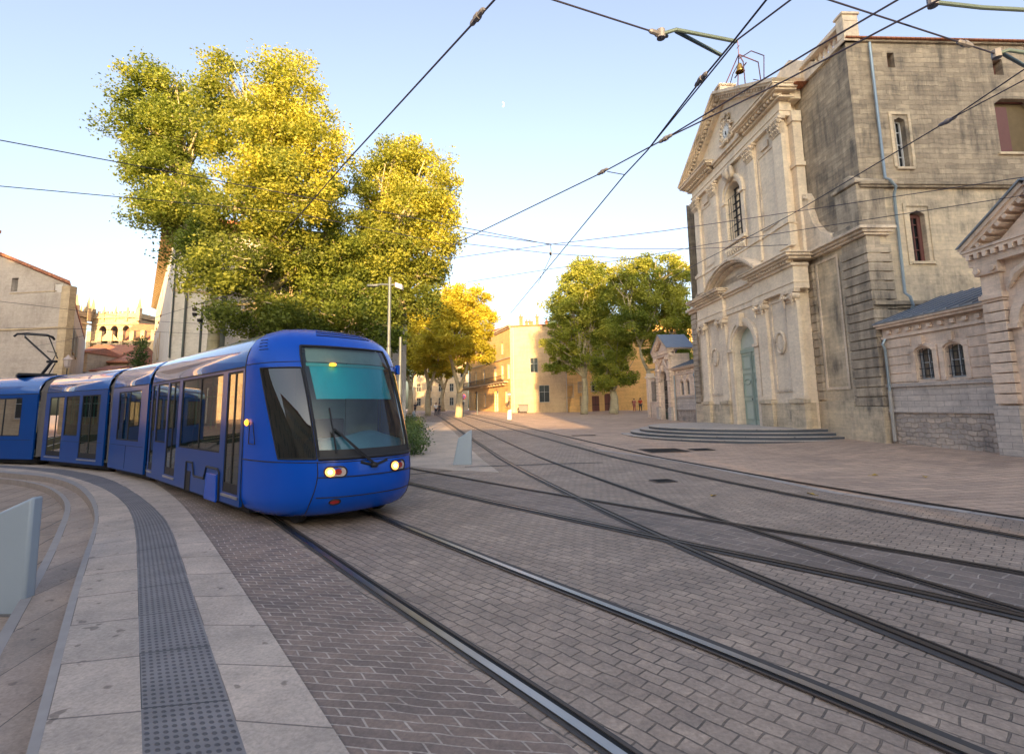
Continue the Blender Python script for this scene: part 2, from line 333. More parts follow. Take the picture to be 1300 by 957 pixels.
def catmull(P, step=.5):
    P = [Vector(p[:2]) for p in P]; P = [2*P[0]-P[1]]+P+[2*P[-1]-P[-2]]; out = []
    for i in range(1, len(P)-2):
        n = max(1, int((P[i+1]-P[i]).length/step))
        for k in range(n):
            t = k/n; a, b, c, d = P[i-1:i+3]
            out.append(.5*((2*b)+(c-a)*t+(2*a-5*b+4*c-d)*t*t+(3*b-a-3*c+d)*t**3))
    out.append(P[-2]); return out
def smoothp(P, it=3):
    for _ in range(it): P = [P[0]]+[(P[i-1]+P[i]*2+P[i+1])/4 for i in range(1, len(P)-1)]+[P[-1]]
    return P
def offs(P, d):
    out = []
    for i, p in enumerate(P):
        t = (P[min(i+1, len(P)-1)]-P[max(i-1, 0)]).normalized(); out.append(p+Vector((t.y, -t.x))*d)    # +d = to the right
    return out
def resample(P, n):
    P = [Vector(p[:2]) for p in P]; L = [0]
    for a, b in zip(P, P[1:]): L.append(L[-1]+(b-a).length)
    out = []; j = 0
    for k in range(n+1):
        t = L[-1]*k/n
        while j < len(P)-2 and L[j+1] < t: j += 1
        f = (t-L[j])/max(1e-9, L[j+1]-L[j]); out.append(P[j].lerp(P[j+1], min(1, max(0, f))))
    return out
def strip(name, A, B, za, zb, mat, n=80, ground=True, parent=None, kind='structure'):
    A = resample(A, n); B = resample(B, n); vs = []; uvs = []; l = 0; w = sum((a-b).length for a, b in zip(A, B))/len(A)
    for i in range(n+1):
        if i: l += ((A[i]+B[i])/2-(A[i-1]+B[i-1])/2).length
        ga = gz(*A[i]) if ground else 0; gb = gz(*B[i]) if ground else 0
        vs += [(A[i].x, A[i].y, ga+za), (B[i].x, B[i].y, gb+zb)]; uvs += [(0, l), (w, l)]
    m = MB(); m.add(vs, [(2*i, 2*i+1, 2*i+3, 2*i+2) for i in range(n)])
    o = m.build(name, mat, parent, uvs=uvs)
    if kind and not parent: o['kind'] = kind
    if o.data.polygons[0].normal.z < 0: o.data.flip_normals()
    return o
def inpoly(x, y, P):
    c = False; j = len(P)-1
    for i in range(len(P)):
        if (P[i][1] > y) != (P[j][1] > y) and x < (P[j][0]-P[i][0])*(y-P[i][1])/(P[j][1]-P[i][1])+P[i][0]: c = not c
        j = i
    return c
def sheet(name, poly, off, mat, holes=(), z=None):
    V = []; Ed = []
    def loop(L):
        n0 = len(V); V.extend(Vector(p[:2]) for p in L); Ed.extend((n0+i, n0+(i+1)%len(L)) for i in range(len(L)))
    loop(poly)
    for h in holes: loop(h)
    xs = [p[0] for p in poly]; ys = [p[1] for p in poly]
    if z is None:
        for k in (18., 100.):
            if min(ys) < k < max(ys): n0 = len(V); V += [Vector((min(xs)-1, k)), Vector((max(xs)+1, k))]; Ed.append((n0, n0+1))
        for k in (10., 15.):
            if min(xs) < k < max(xs): n0 = len(V); V += [Vector((k, min(ys)-1)), Vector((k, max(ys)+1))]; Ed.append((n0, n0+1))
    r = geometry.delaunay_2d_cdt(V, Ed, [], 0, 1e-5); vs, fs = r[0], r[2]
    keep = []
    for f in fs:
        c = sum((vs[i] for i in f), Vector((0,0)))/len(f)
        if inpoly(c.x, c.y, poly) and not any(inpoly(c.x, c.y, h) for h in holes): keep.append(tuple(f))
    m = MB(); m.add([(v.x, v.y, (gz(v.x, v.y) if z is None else z)+off) for v in vs], keep)
    o = m.build(name, mat); o['kind'] = 'structure'
    me = o.data
    if sum(p.normal.z for p in me.polygons) < 0: me.flip_normals()
    return o
def GP(L, z=None): return [G(x, y, z) for x, y in L]
def ext(P, a=0, b=0):
    P = [Vector(p[:2]) for p in P]
    if a: P = [P[0]+(P[0]-P[1]).normalized()*a]+P
    if b: P = P+[P[-1]+(P[-1]-P[-2]).normalized()*b]
    return P

# ================================================================== GROUND
UP, ST, LO = .03, -.12, -.27          # platform, step and lower plaza levels
E1 = smoothp(catmull(ext(GP([(386,867),(338,793),(298,732),(254,668),(225,634),(190,610),(145,599),(100,593.5),(50,590),(0,588)], UP), 3.2, 14)))
E2 = smoothp(catmull(ext(GP([(283,867),(250,769),(220,678),(207,655),(174,627),(136,607),(90,597),(41,592.5),(0,590.5)], UP), 3., 14)))
E3 = smoothp(catmull(ext(GP([(178,867),(176,800),(174,720),(171,668),(160,641),(130,619),(82,603),(41,596.5),(0,593.5)], UP), 3., 14)))
E4 = smoothp(catmull(ext(GP([(71,867),(101.5,745.5),(124,668),(125,648),(118,629),(98,612),(61,602),(0,597)], UP), 3., 14)))
E4b = smoothp(catmull(ext(GP([(58,867),(92,745.5),(119,668),(120,650),(113,633),(93,615),(58,605),(0,599.5)], UP), 3., 14)))
E5 = smoothp(catmull(ext(GP([(0,833),(34,769),(67,708),(88,655),(90.5,642),(84,630),(61,616),(20,608),(-10,606)], ST), 5., 14)))
E5b = offs(E5, -.09)
def P2(L): return [(p.x, p.y) for p in L]
# hole of the lower plaza in the ground sheet: left of E1
hole = P2(E1)+[(-60, E1[-1].y), (-60, -30), (E1[0].x-.5, -30)]
# keep clockwise/anticlockwise irrelevant
big = [(-400,-120),(400,-120),(400,900),(-400,900)]
sheet('ground', big, 0, 'plaza', [hole])
strip('platform_edge_paving', E2, E1, UP, UP, 'slab', 160, False)
strip('tactile_paving', E3, E2, UP, UP, 'tactile', 160, False)
strip('platform_paving', E4, E3, UP, UP, 'slab', 160, False)
strip('platform_nosing', E4b, E4, UP+.001, UP+.001, 'nosegrey', 160, False)
strip('platform_riser', E4b, E4b, ST-.01, UP+.001, 'riserstone', 160, False)
strip('platform_step', E5, E4b, ST, ST, 'slab2', 160, False)
strip('step_nosing', E5b, E5, ST+.001, ST+.001, 'nosegrey', 160, False)
strip('step_riser', E5b, E5b, LO-.01, ST+.001, 'riserstone', 160, False)
sheet('lower_plaza', P2(E5b)+[(-60, E5b[-1].y), (-60, -30), (E5b[0].x-.2, -30)], LO, 'plazalow', z=0.)
strip('platform_track_edge', E1, E1, -.02, UP, 'riserstone', 160, False)
# sett paved street
cA = [(3.6,-.4),(2.45,1.35),(1.26,3.07),(.45,4.12),(-.55,5.38),(-1.65,6.80),(-3.0,8.55),(-3.75,9.5),(-5.9,11.75),(-8.3,13.95),(-11.3,16.5),(-16.2,19.2),(-24,21),(-45,23)]
A = smoothp(catmull(cA, .35), 2)
B1 = GP([(568,532),(600,560),(654,592),(700,617),(815,675),(986,746),(1295,868)])
B2 = GP([(586,533),(640,566),(700,588),(760,611),(903,658),(1000,691),(1161,739),(1300,774)])
C1 = GP([(622,536),(730,568),(760,576),(815,587),(931,617),(1115,649),(1300,684)])
C2 = GP([(640,536),(700,554),(760,566),(861,585),(977,608),(1161,635),(1300,658)])
D1 = GP([(560,600),(640,612),(700,626),(792,641),(885,658),(977,672),(1115,698),(1300,725)])
D2 = GP([(514,613),(544,620),(620,638),(700,654),(792,675),(885,695),(1000,718),(1115,741),(1300,785)])
def track_from(Pl, Pr, a, b, far=None):          # centre line from the two surveyed rails, smoothed
    n = 24; L = resample(catmull(Pl, .4), n); Rr = resample(catmull(Pr, .4), n)
    cands = sorted([l for l in offs(L, -.0)], key=lambda p: p.y)
    return None
def centre(P, side, a, b):
    return smoothp(catmull(ext(smoothp([Vector(p[:2]) for p in P], 1), a, b), .4), 4)
rl = {'B': (centre([(-14,88),(-9.4,66)]+B1[1:], 0, 0, 4)), 'C': (centre([(-11.2,90),(-6.0,66)]+C1[1:], 0, 0, 5)), 'D': (centre(D2, 0, 9, 5))}
rbank = ext(GP([(762,571),(852,583),(960,604),(1069,626),(1300,659)]), 0, 40)
rb = [Vector(p[:2]) for p in rbank]
offA = offs(A, -1.15)
street = [(p.x, p.y) for p in catmull(ext([Vector(p[:2]) for p in GP([(383,868),(338,793),(298,732),(254,668),(225,634),(190,610),(145,599),(100,593.5),(50,590),(0,588)], UP)], 3.2, 14), .5)]
street = [(p[0]+.02, p[1]+.02) for p in street]
street += [(-38, 26), (-20, 26.0), (-6.5, 22.5), (-4.2, 26), (-9, 50), (-16, 88), (-9.5, 90), (-3.2, 66), (-.2, 50)] + [(p.x, p.y) for p in rb] + [(40, -12), (5, -12)]
sheet('street', street, .004, 'pavA')
# cement-jointed setts along both sides of the first track, large setts between the branch rails
strip('track_side_setts', [p for p in resample(E1, 60)[0:32]], [p for p in resample(offs(A, -.86), 60)[2:26]], .008, .008, 'pavW', 80)
strip('branch_track_setts', offs(rl['D'], -.15)[20:], offs(rl['D'], -1.62)[20:], .008, .008, 'pavD', 80)
# pale concrete island beside the planter, and thin bands
isl = GP([(514,592),(572,597),(634,600),(598,571),(576,548),(560,536),(527,536),(520,560)])
sheet('concrete_island', P2(isl), .010, 'concrete')
strip('street_edge_band', offs(rb, .0), offs(rb, .22), .009, .009, 'kerb', 60)
strip('channel_drain', catmull(GP([(590,592.5),(700,589),(764,587)]), 1), offs(catmull(GP([(590,592.5),(700,589),(764,587)]), 1), .16), .0125, .0125, 'bed', 20)
strip('channel_drain', catmull(GP([(516,602.5),(572,597.5)]), 1), offs(catmull(GP([(516,602.5),(572,597.5)]), 1), .10), .0125, .0125, 'bed', 20)
def platecover(px, py, w, l, ang, label):
    g = G(px, py); t = thing('drain_cover', label, 'drain cover', (g.x, g.y, g.z+.012), ang)
    m = MB(); m.panel(rect(-w/2, w/2, -l/2, l/2), [rect(-w/2+.05, w/2-.05, -l/2+.05, l/2-.05)], .012, lambda a, c, v: Vector((a, v, c+.012))); m.build('frame', 'rust', t)
    m = MB()
    n = int(w/.07)
    for i in range(n): x = -w/2+.06+(w-.12)*i/n; m.box(x, x+.035, -l/2+.05, l/2-.05, 0, .009)
    m.build('grate', 'groove', t)
platecover(842, 572, 1.6, 1.5, .1, 'large dark drain cover on the street before the church steps')
platecover(890, 571, .9, .8, .1, 'small dark drain cover right of the large one, nearer the church door')
platecover(842, 611, .55, .5, .2, 'square metal cover among the setts between two rails')
platecover(741, 553, 1.4, .5, .1, 'thin dark cover on the plaza in front of the far tree')
# ------------------------------------------------------------------ rails
def rail(P, parent, z=.010, side=1, top='rail'):
    bed = strip('bedding', offs(P, -.065), offs(P, .11), z, z, 'bed', len(P)*2, True, parent)
    def bar(a, b, h, mat, nm):
        A_, B_ = resample(offs(P, a), len(P)*2), resample(offs(P, b), len(P)*2); vs = []
        for p, q in zip(A_, B_): g = gz(*p)+z; h2 = gz(*q)+z; vs += [(p.x,p.y,g),(p.x,p.y,g+h),(q.x,q.y,h2+h),(q.x,q.y,h2)]
        n = len(A_); m = MB(); m.add(vs, [(4*i+j, 4*i+j+1, 4*i+j+5, 4*i+j+4) for i in range(n-1) for j in range(3)]); m.build(nm, mat, parent)
    s = side
    bar(-.03*s, .03*s, .012, top, 'rail')
    strip('groove', offs(P, .031*s), offs(P, .07*s), z+.003, z+.003, 'groove', len(P)*2, True, parent)
    bar(.07*s, .088*s, .009, 'rust', 'guard_lip')
for nm, ps, lab in (('A', (offs(A, -.7175), offs(A, .7175)), 'tram track under the blue tram, curving down to the lower middle of the picture'),
                ('B', (rl['B'], offs(rl['B'], -1.435)), 'long tram track from the avenue running past the front bollard to the lower right corner'),
                ('C', (rl['C'], offs(rl['C'], -1.435)), 'farthest tram track, passing nearest to the church steps'),
                ('D', (rl['D'], offs(rl['D'], -1.5)), 'branch tram track that leaves from beside the tram nose and crosses the long track')):
    t = thing('tram_track', lab, 'tram track', (0,0,0), 0, 'tram tracks set in the paving')
    zz = {'A': .012, 'B': .012, 'C': .012, 'D': .0155}[nm]
    for k, P in enumerate(ps): rail(P, t, zz, 1 if k == (0 if nm == 'A' else 1) else -1, 'rail' if nm == 'A' else 'raildark')
#PART2
# ================================================================== TRAM
TC = Vector((-3.72, 9.61, 0)); TA = AT(-.683, .730)
tram = thing('tram', 'long blue articulated tram with lit headlamps and teal sunblind, rounding the curve beside the platform', 'tram', TC, TA)
TINV = (Matrix.Translation(TC) @ Matrix.Rotation(TA, 4, 'Z')).inverted()
def modframe(o, ang):                            # o world point on the tram axis at the module's front end, x forward
    m = TINV @ Matrix.Translation(o) @ Matrix.Rotation(ang, 4, 'Z'); return lambda s, l, z: m @ Vector((s, l, z))
HW = 1.325
RP = [(1.325,2.56),(1.315,2.70),(1.27,2.86),(1.17,3.02),(1.0,3.15),(.78,3.235),(.5,3.275),(0,3.29)]
def module(fr, s0, s1, ops, roof_mat='blueroof', kit=True, body_mat='blueshade'):
    mb = MB(); holes = [rect(a, b, z0, z1) for (k, a, b, z0, z1) in ops]
    near = lambda u, c, v: fr(u, -HW-c, v); far = lambda u, c, v: fr(u, HW+c, v)
    for f in (near, far): mb.panel(rect(s0, s1, .24, 2.55), holes, .05, f, back=True)
    body = mb.build('car_body', body_mat, tram)
    mb = MB(); prof = [(-l, z) for l, z in RP]+[(l, z) for l, z in RP[::-1][1:]]; n = len(prof)
    ss = [s0, s0+.03, s1-.03, s1]
    for k, s in enumerate(ss): mb.v += [tuple(fr(s, l*(.985 if k in (0,3) else 1), z-(.03 if k in (0,3) and z > 2.6 else 0))) for l, z in prof]
    for k in range(3): mb.f += [(k*n+i, k*n+i+1, (k+1)*n+i+1, (k+1)*n+i) for i in range(n-1)]
    mb.build('roof', roof_mat, tram, smooth=True)
    mb = MB()
    for sg in (-1, 1):
        mb.box(s0+.01, s1-.01, sg*HW-.012*(1 if sg > 0 else -1)-.012, sg*HW+.012, 2.535, 2.565, fr)     # black seam under the roof
    mb.build('roof_seam', 'seam', tram)
    mb = MB(); mb.box(s0+.1, s1-.1, -1.12, 1.12, .10, .30, fr); mb.build('underframe', 'under', tram)
    mb = MB(); mb.box(s0+.05, s1-.05, -1.26, 1.26, .33, .36, fr); mb.build('floor', 'interior', tram); mb = MB(); mb.box(s0+.05, s1-.05, -1.2, 1.2, 2.62, 2.66, fr); mb.build('ceiling', 'interior', tram)
    for i, (k, a, b, z0, z1) in enumerate(ops):
        for f, near_side in ((near, 1), (far, 0)):
            nm = 'door' if k == 'd' else 'window'
            w = MB()
            t = .035
            for r in ((a, b, z1-t, z1), (a, b, z0, z0+t), (a, a+t, z0+t, z1-t), (b-t, b, z0+t, z1-t)): w.panel(rect(*r[:2], *r[2:]), [], .04, lambda u, c, v: f(u, c-.008, v), back=True)
            nd_ = 2 if (k == 'd' and b-a > .6) or b-a > 1.3 else 1
            for j in range(1, nd_): c0 = a+(b-a)*j/nd_; w.panel(rect(c0-.022, c0+.022, z0+t, z1-t), [], .04, lambda u, c, v: f(u, c-.008, v), back=True)
            if k == 'd': w.panel(rect(a+t, b-t, z0+t, z0+.16), [], .03, lambda u, c, v: f(u, c-.01, v), back=True)
            o = w.build(nm, 'seam', tram)
            g = MB(); g.add([f(u, -.02, v) for u, v in rect(a+.01, b-.01, z0+.01, z1-.01)], [(0,1,2,3)]); g.build('pane', 'tglass', o)
            if k == 'd' and near_side:
                q = MB(); q.panel(rect(a-.03, b+.03, z0-.07, z0-.03), [], .03, lambda u, c, v: f(u, c+.02, v), back=True); q.build('door_sill', 'chrome', o)
    if kit:
        mb = MB(); L = s1-s0; x = s0+.5
        while x < s1-.3: mb.tube([fr(x, -.75, .36), fr(x, -.75, 2.6)], .02, 6); mb.tube([fr(x+.5, .75, .36), fr(x+.5, .75, 2.6)], .02, 6); x += 1.15
        mb.tube([fr(s0+.1, -.7, 2.15), fr(s1-.1, -.7, 2.15)], .018, 6)
        mb.build('handrail', 'tealpole', tram)
        mb = MB(); x = s0+.7
        while x < s1-.8:
            for l in (-1.05, .65): mb.box(x, x+.42, l, l+.4, .75, .82, fr); mb.box(x, x+.07, l, l+.4, .82, 1.45, fr); mb.box(x+.15, x+.27, l+.1, l+.3, .36, .75, fr)
            x += .95
        mb.build('seat', 'seat', tram)
    return body
def wpt(x, y): return Vector((x, y, 0))
m1 = lambda s, l, z: Vector((s, l, z))
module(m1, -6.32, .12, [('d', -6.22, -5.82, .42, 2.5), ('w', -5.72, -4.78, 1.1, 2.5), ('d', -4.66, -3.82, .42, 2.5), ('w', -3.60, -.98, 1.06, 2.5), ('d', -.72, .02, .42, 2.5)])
near_pts = [((-9.52,13.22), (-12.0,15.2)), ((-12.45,15.55), (-16.5,17.92)), ((-17.0,18.12), (-22.6,19.8)), ((-23.2,19.95), (-27,20.9))]
MODS = []
for a, b in near_pts:
    a = Vector((*a, 0)); b = Vector((*b, 0)); d_ = (a-b).normalized(); nn = Vector((-d_.y, d_.x, 0)); MODS.append((a+nn*HW, AT(d_.y, d_.x), (a-b).length))
lay = [[('w', -2.55, -.55, 1.05, 2.42)], [('d', -4.35, -3.15, .42, 2.4), ('w', -3.0, -1.95, 1.1, 2.4), ('d', -1.75, -.45, .42, 2.4)], [('w', -5.0, -3.0, 1.05, 2.42), ('w', -2.7, -.8, 1.05, 2.42)], [('w', -3.3, -.6, 1.1, 2.42)]]
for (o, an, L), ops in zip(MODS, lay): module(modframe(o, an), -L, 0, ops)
# gangway bellows between the modules
ends = [(TC+Vector((math.cos(TA), math.sin(TA), 0))*-6.32, TA)]
for o, an, L in MODS: ends += [(o, an), (o-Vector((math.cos(an), math.sin(an), 0))*L, an)]
for k in range(0, len(ends)-1, 2):
    (p, a1), (q, a2) = ends[k], ends[k+1]; mb = MB(); N = 6
    prof = [(-1.22,.3),(-1.24,2.6),(-1.1,2.95),(-.8,3.12),(0,3.17),(.8,3.12),(1.1,2.95),(1.24,2.6),(1.22,.3)]
    for i in range(N+1):
        t = i/N; c = p.lerp(q, t); an = a1+(a2-a1)*t; sc = 1-.03*(i % 2)
        for l, z in prof: mb.v.append(tuple(TINV @ Vector((c.x-math.sin(an)*l*sc, c.y+math.cos(an)*l*sc, z-.03*(i%2)+.05))))
    n = len(prof); mb.f = [(i*n+j, i*n+j+1, (i+1)*n+j+1, (i+1)*n+j) for i in range(N) for j in range(n-1)]
    mb.build('gangway_bellows', 'bellows', tram)
# nose
S0 = .12
def interp(x, T):
    for (a, va), (b, vb) in zip(T, T[1:]):
        if x <= b: return va+(vb-va)*max(0, (x-a)/(b-a))
    return T[-1][1]
SF = [(.16,1.54),(.24,1.86),(.35,2.0),(.55,2.12),(.8,2.15),(1.05,2.11),(1.5,1.93),(2.0,1.68),(2.5,1.38),(2.88,1.12),(3.0,1.0),(3.12,.84),(3.2,.66),(3.26,.42),(3.29,.25)]
WF = [(.16,1.12),(.24,1.24),(.4,1.30),(2.56,1.325),(2.70,1.315),(2.86,1.27),(3.02,1.17),(3.15,1.0),(3.235,.78),(3.275,.5),(3.29,.35)]
def NP(phi, z, k=0.):                            # point of the nose shell; k offsets it outwards
    n = 2/2.45; sf = interp(z, SF); w = interp(z, WF)
    s_, c_ = math.sin(phi), math.cos(phi)
    return Vector((S0+(sf-S0+k)*abs(c_)**n, (w+k)*math.copysign(abs(s_)**n, s_), z))
def w2p(x, y, z):
    z -= EYE; cp, sp = math.cos(PITCH), math.sin(PITCH); dep = y*cp+z*sp; u = x/dep; v = (-y*sp+z*cp)/dep
    c, s = math.cos(ROLL), math.sin(ROLL); u, v = u*c-v*s, u*s+v*c; return CX+F*u, CY-F*v
TM = TINV.inverted()
def onnose(px, py, k=0.):                        # survey: which point of the shell a sight line meets
    best = None
    for i in range(-88, 89, 2):
        for j in range(0, 63):
            p, z = R(i), .17+j*.05
            x, y = w2p(*(TM @ NP(p, z, k))); e = (x-px)**2+(y-py)**2
            if best is None or e < best[0]: best = (e, p, z)
    e, p, z = best; st = .02
    for _ in range(40):
        for dp, dz in ((st,0),(-st,0),(0,st),(0,-st)):
            x, y = w2p(*(TM @ NP(p+dp, z+dz, k))); e2 = (x-px)**2+(y-py)**2
            if e2 < e: e, p, z = e2, p+dp, z+dz; break
        else: st *= .5
    return p, z
PW = R(34); PW2 = R(35.6)
def pb(z): return R(interp(z, [(.9, 61), (1.07, 61), (2.5, 72), (3.3, 72)]))
rows = [.16,.2,.24,.3,.38,.48,.6,.72,.84,.95,1.03,1.07,1.2,1.4,1.6,1.8,2.0,2.2,2.4,2.5,2.56,2.64,2.72,2.8,2.88,2.95,3.02,3.08,3.14,3.19,3.23,3.26,3.28,3.29]
def cols(z):
    q = [90-(90-math.degrees(pb(z)))*t for t in (0, .5)]+[math.degrees(pb(z))+(35.6-math.degrees(pb(z)))*t for t in (0,.15,.3,.45,.6,.75,.9)]+[35.6,35]+[34*t for t in (1,.86,.72,.58,.44,.3,.15)]
    q = [R(a) for a in q]; return [-a for a in q]+[0]+q[::-1]
ncol = len(cols(1)); iW0 = 11; iW1 = ncol-1-11; iB0 = 2; iB1 = 9
def patch(r0, r1, c0, c1, k=0., skip=None):
    mb = MB(); rr = [i for i in range(len(rows)) if r0 <= rows[i] <= r1]
    for i in rr:
        q = cols(rows[i])
        for j in range(c0, c1+1): mb.v.append(tuple(NP(q[j], rows[i], k)))
    w = c1-c0+1
    for a in range(len(rr)-1):
        for j in range(w-1):
            if skip and skip(rr[a], c0+j): continue
            mb.f.append((a*w+j, a*w+j+1, (a+1)*w+j+1, (a+1)*w+j))
    return mb
def openpart(i, j):
    z = rows[i]
    if 1.06 < z < 2.87 and iW0 <= j < iW1: return True
    if 1.06 < z < 2.49 and (iB0 <= j < iB1 or ncol-1-iB1 <= j < ncol-1-iB0): return True
    return False
nose = patch(.16, 3.3, 0, ncol-1, 0., openpart); nose.f.append(tuple(len(nose.v)-ncol+j for j in range(ncol)))
nose.build('cab_shell', 'blue', tram, smooth=True)
patch(1.06, 2.89, iW0, iW1, -.004).build('windscreen', 'wshield', tram, smooth='all')
for a, b in ((iB0, iB1), (ncol-1-iB1, ncol-1-iB0)): patch(1.06, 2.5, a, b, -.004).build('cab_window', 'cabglass', tram, smooth='all')
def edge(ptsf, r, nm='panel_seam', mat='seam', par=None): m = MB(); m.tube(ptsf, r, 6); return m.build(nm, mat, par or tram)
def surf(a0, a1, z0, z1, n=16, k=0.): return [NP(a0+(a1-a0)*t/n, z0+(z1-z0)*t/n, k) for t in range(n+1)]
# windscreen gasket
m = MB()
for sg in (-1, 1): m.tube([NP(sg*R(34), z, .0) for z in rows if 1.06 < z < 2.89], .022, 6)
m.tube(surf(-R(34), R(34), 1.07, 1.07), .03, 6); m.tube(surf(-R(34), R(34), 2.88, 2.88), .02, 6)
m.build('windscreen_gasket', 'seam', tram)
m = MB(); mm = patch(1.06, 1.21, iW0, iW1, .002); m.add(mm.v, mm.f); m.build('windscreen_black_band', 'seam', tram, smooth='all')
for sg in (-1, 1):
    m = MB(); m.tube([NP(sg*pb(z), z) for z in rows if 1.06 < z < 2.51], .014, 6); m.tube([NP(sg*R(35.6), z) for z in rows if 1.06 < z < 2.51], .014, 6)
    m.tube([NP(sg*(R(35.6)+(pb(1.07)-R(35.6))*t/8), 1.07) for t in range(9)], .014, 6); m.tube([NP(sg*(R(35.6)+(pb(2.5)-R(35.6))*t/8), 2.5) for t in range(9)], .014, 6)
    m.build('cab_window_gasket', 'seam', tram)
edge(surf(-R(90), R(90), 1.02, 1.02, 40), .008); edge(surf(-R(35), R(35), .80, .80, 20, .0), .008); edge(surf(-R(35), R(35), .50, .50, 20), .008)
for sg in (-1, 1): edge([NP(sg*R(35+8*max(0, .8-z)), z) for z in rows if z < 1.04], .008); edge([NP(sg*R(90), z) for z in rows if z < 2.9], .01)
# visor line and roof grille
edge(surf(-R(90), -R(34), 2.58, 2.60, 14), .007); edge(surf(R(34), R(90), 2.60, 2.58, 14), .007)
for i in range(3): m = MB(); m.tube(surf(-R(20), R(30), 3.10+.045*i, 3.10+.045*i, 10, .002), .011, 6); m.build('roof_vent_slot', 'aircon', tram)
m = MB()
for i in range(4):
    for sg in (-1, 1): m.tube([NP(sg*R(64+2*i), 2.82+.06*i, .002), NP(sg*R(75+2*i), 2.82+.06*i, .002)], .008, 5)
m.build('roof_grille', 'aircon', tram)
# inside the cab: display box, sunblind, dashboard, rear wall; colours lightened to stand in for reflected sky
def inner(z0, z1, a, k, n=12, nz=5, dz=0):
    mb = MB()
    for i in range(nz+1):
        for j in range(n+1): mb.v.append(tuple(NP(-a+2*a*j/n, z0+(z1-z0)*i/nz, k)))
    mb.f = [(i*(n+1)+j, i*(n+1)+j+1, (i+1)*(n+1)+j+1, (i+1)*(n+1)+j) for i in range(nz) for j in range(n)]; return mb
inner(2.60, 2.86, R(31), -.07).build('display_box', plain('display_grey', (.34,.40,.39), .5), tram)
m = inner(1.98, 2.53, R(30), -.09); m.build('sunblind', 'teal', tram)
inner(2.53, 2.585, R(32), -.075).build('blind_rail', plain('blind_rail_teal', (.10,.50,.52), .4), tram)
m = MB(); p = NP(-R(12), 2.56, -.03); m.lathe([(0,-.03),(.05,-.02),(.06,0),(.05,.02),(0,.03)], 12, p); m.build('cab_lamp', 'amber', tram, smooth='all')
m = MB()
for i, (z, k) in enumerate(((1.08, -.10), (1.28, -.12), (1.36, -.35), (1.30, -.8))):
    for j in range(13): m.v.append(tuple(NP(R(-60+10*j)*.75, z+(.10*math.exp(-((j-7)/2.2)**2) if i in (1, 2) else 0), k)))
m.f = [(i*13+j, i*13+j+1, (i+1)*13+j+1, (i+1)*13+j) for i in range(3) for j in range(12)]
m.build('dashboard', 'dash', tram, smooth='all')
m = MB(); m.box(.12, .2, -1.2, 1.2, .36, 1.3); m.box(.12, .2, -1.2, -.5, 1.3, 2.9); m.box(.12, .2, .5, 1.2, 1.3, 2.9); m.box(.12,.5,-.7,.7,2.86,2.9); m.box(S0, 1.2, -.85, .85, .40, .44); m.build('cab_partition', 'interior', tram)
m = MB(); m.box(.14, .16, -.5, .5, 1.3, 2.86); m.build('partition_door', plain('pale_teal_panel', (.26,.42,.44), .5), tram)
m = MB(); m.box(.55, 1.0, -.3, .25, .75, .9); m.box(.5, .62, -.3, .25, .9, 1.65); m.box(.6,.8,-.1,.05,.36,.75); m.build('driver_seat', 'seam', tram, bevel=.03)
# headlamps
def pill(pl, pr, hz, k, n=10):                   # rounded lens between two shell points
    (a0, z0), (a1, z1) = pl, pr; pts = []
    for q in range(2*n+2):
        if q <= n: t = math.pi/2-math.pi*q/n; ac = 1-.18; aa = a1-(a1-a0)*.22+(a1-a0)*.22*math.cos(t); zz = z1+hz*math.sin(t)
        else: t = -math.pi/2-math.pi*(q-n-1)/n; aa = a0+(a1-a0)*.22+(a1-a0)*.22*math.cos(t); zz = z0+hz*math.sin(t)
        pts.append((aa, zz))
    return pts
for a, b in ((onnose(411.5, 599), onnose(440.5, 598.5)), ((R(7.5), .90), (R(22), .88))):
    zc = (a[1]+b[1])/2; a = (a[0], zc); b = (b[0], zc)
    m = MB(); P_ = pill(a, b, .075, 0); m.v = [tuple(NP(q, z, .006)) for q, z in P_]; m.f = [tuple(range(len(P_)))]
    hl = m.build('headlight', 'lamphouse', tram)
    m = MB(); m.tube([NP(q, z, .006) for q, z in P_+P_[:1]], .012, 6); m.build('rim', 'seam', hl)
    ca = a[0]+(b[0]-a[0])*.27
    m = MB(); m.v = [tuple(NP(ca+(b[0]-a[0])*.22*math.cos(t), zc+.066*math.sin(t), .012)) for t in [2*math.pi*i/16 for i in range(16)]]; m.f = [tuple(range(16))]; m.build('lamp', 'lampglow', hl)
    m = MB(); m.v = [tuple(NP(ca+(b[0]-a[0])*.10*math.cos(t), zc+.030*math.sin(t), .016)) for t in [2*math.pi*i/16 for i in range(16)]]; m.f = [tuple(range(16))]; m.build('bulb', 'lampcore', hl)
    ca = a[0]+(b[0]-a[0])*.62
    m = MB(); m.v = [tuple(NP(ca+(b[0]-a[0])*.16*math.cos(t), zc+.045*math.sin(t), .012)) for t in [2*math.pi*i/16 for i in range(16)]]; m.f = [tuple(range(16))]; m.build('reflector', 'redlens', hl)
a = onnose(425, 637)
m = MB(); m.v = [tuple(NP(a[0]+.05*math.cos(t), a[1]+.035*math.sin(t), .008)) for t in [2*math.pi*i/16 for i in range(16)]]; m.f = [tuple(range(16))]; fl = m.build('fog_lamp', 'redlens', tram)
m = MB(); m.tube([NP(a[0]+.06*math.cos(t), a[1]+.04*math.sin(t), .006) for t in [2*math.pi*i/16 for i in range(17)]], .012, 6); m.build('rim', 'seam', fl)
m = MB(); m.lathe([(0,0),(.05,.005),(.055,.02),(.03,.045),(0,.05)], 14); m.v = [(v[0]+.30, -HW+.01-v[2], v[1]+1.62) for v in m.v]; m.build('side_blinker', 'amber', tram, smooth='all')
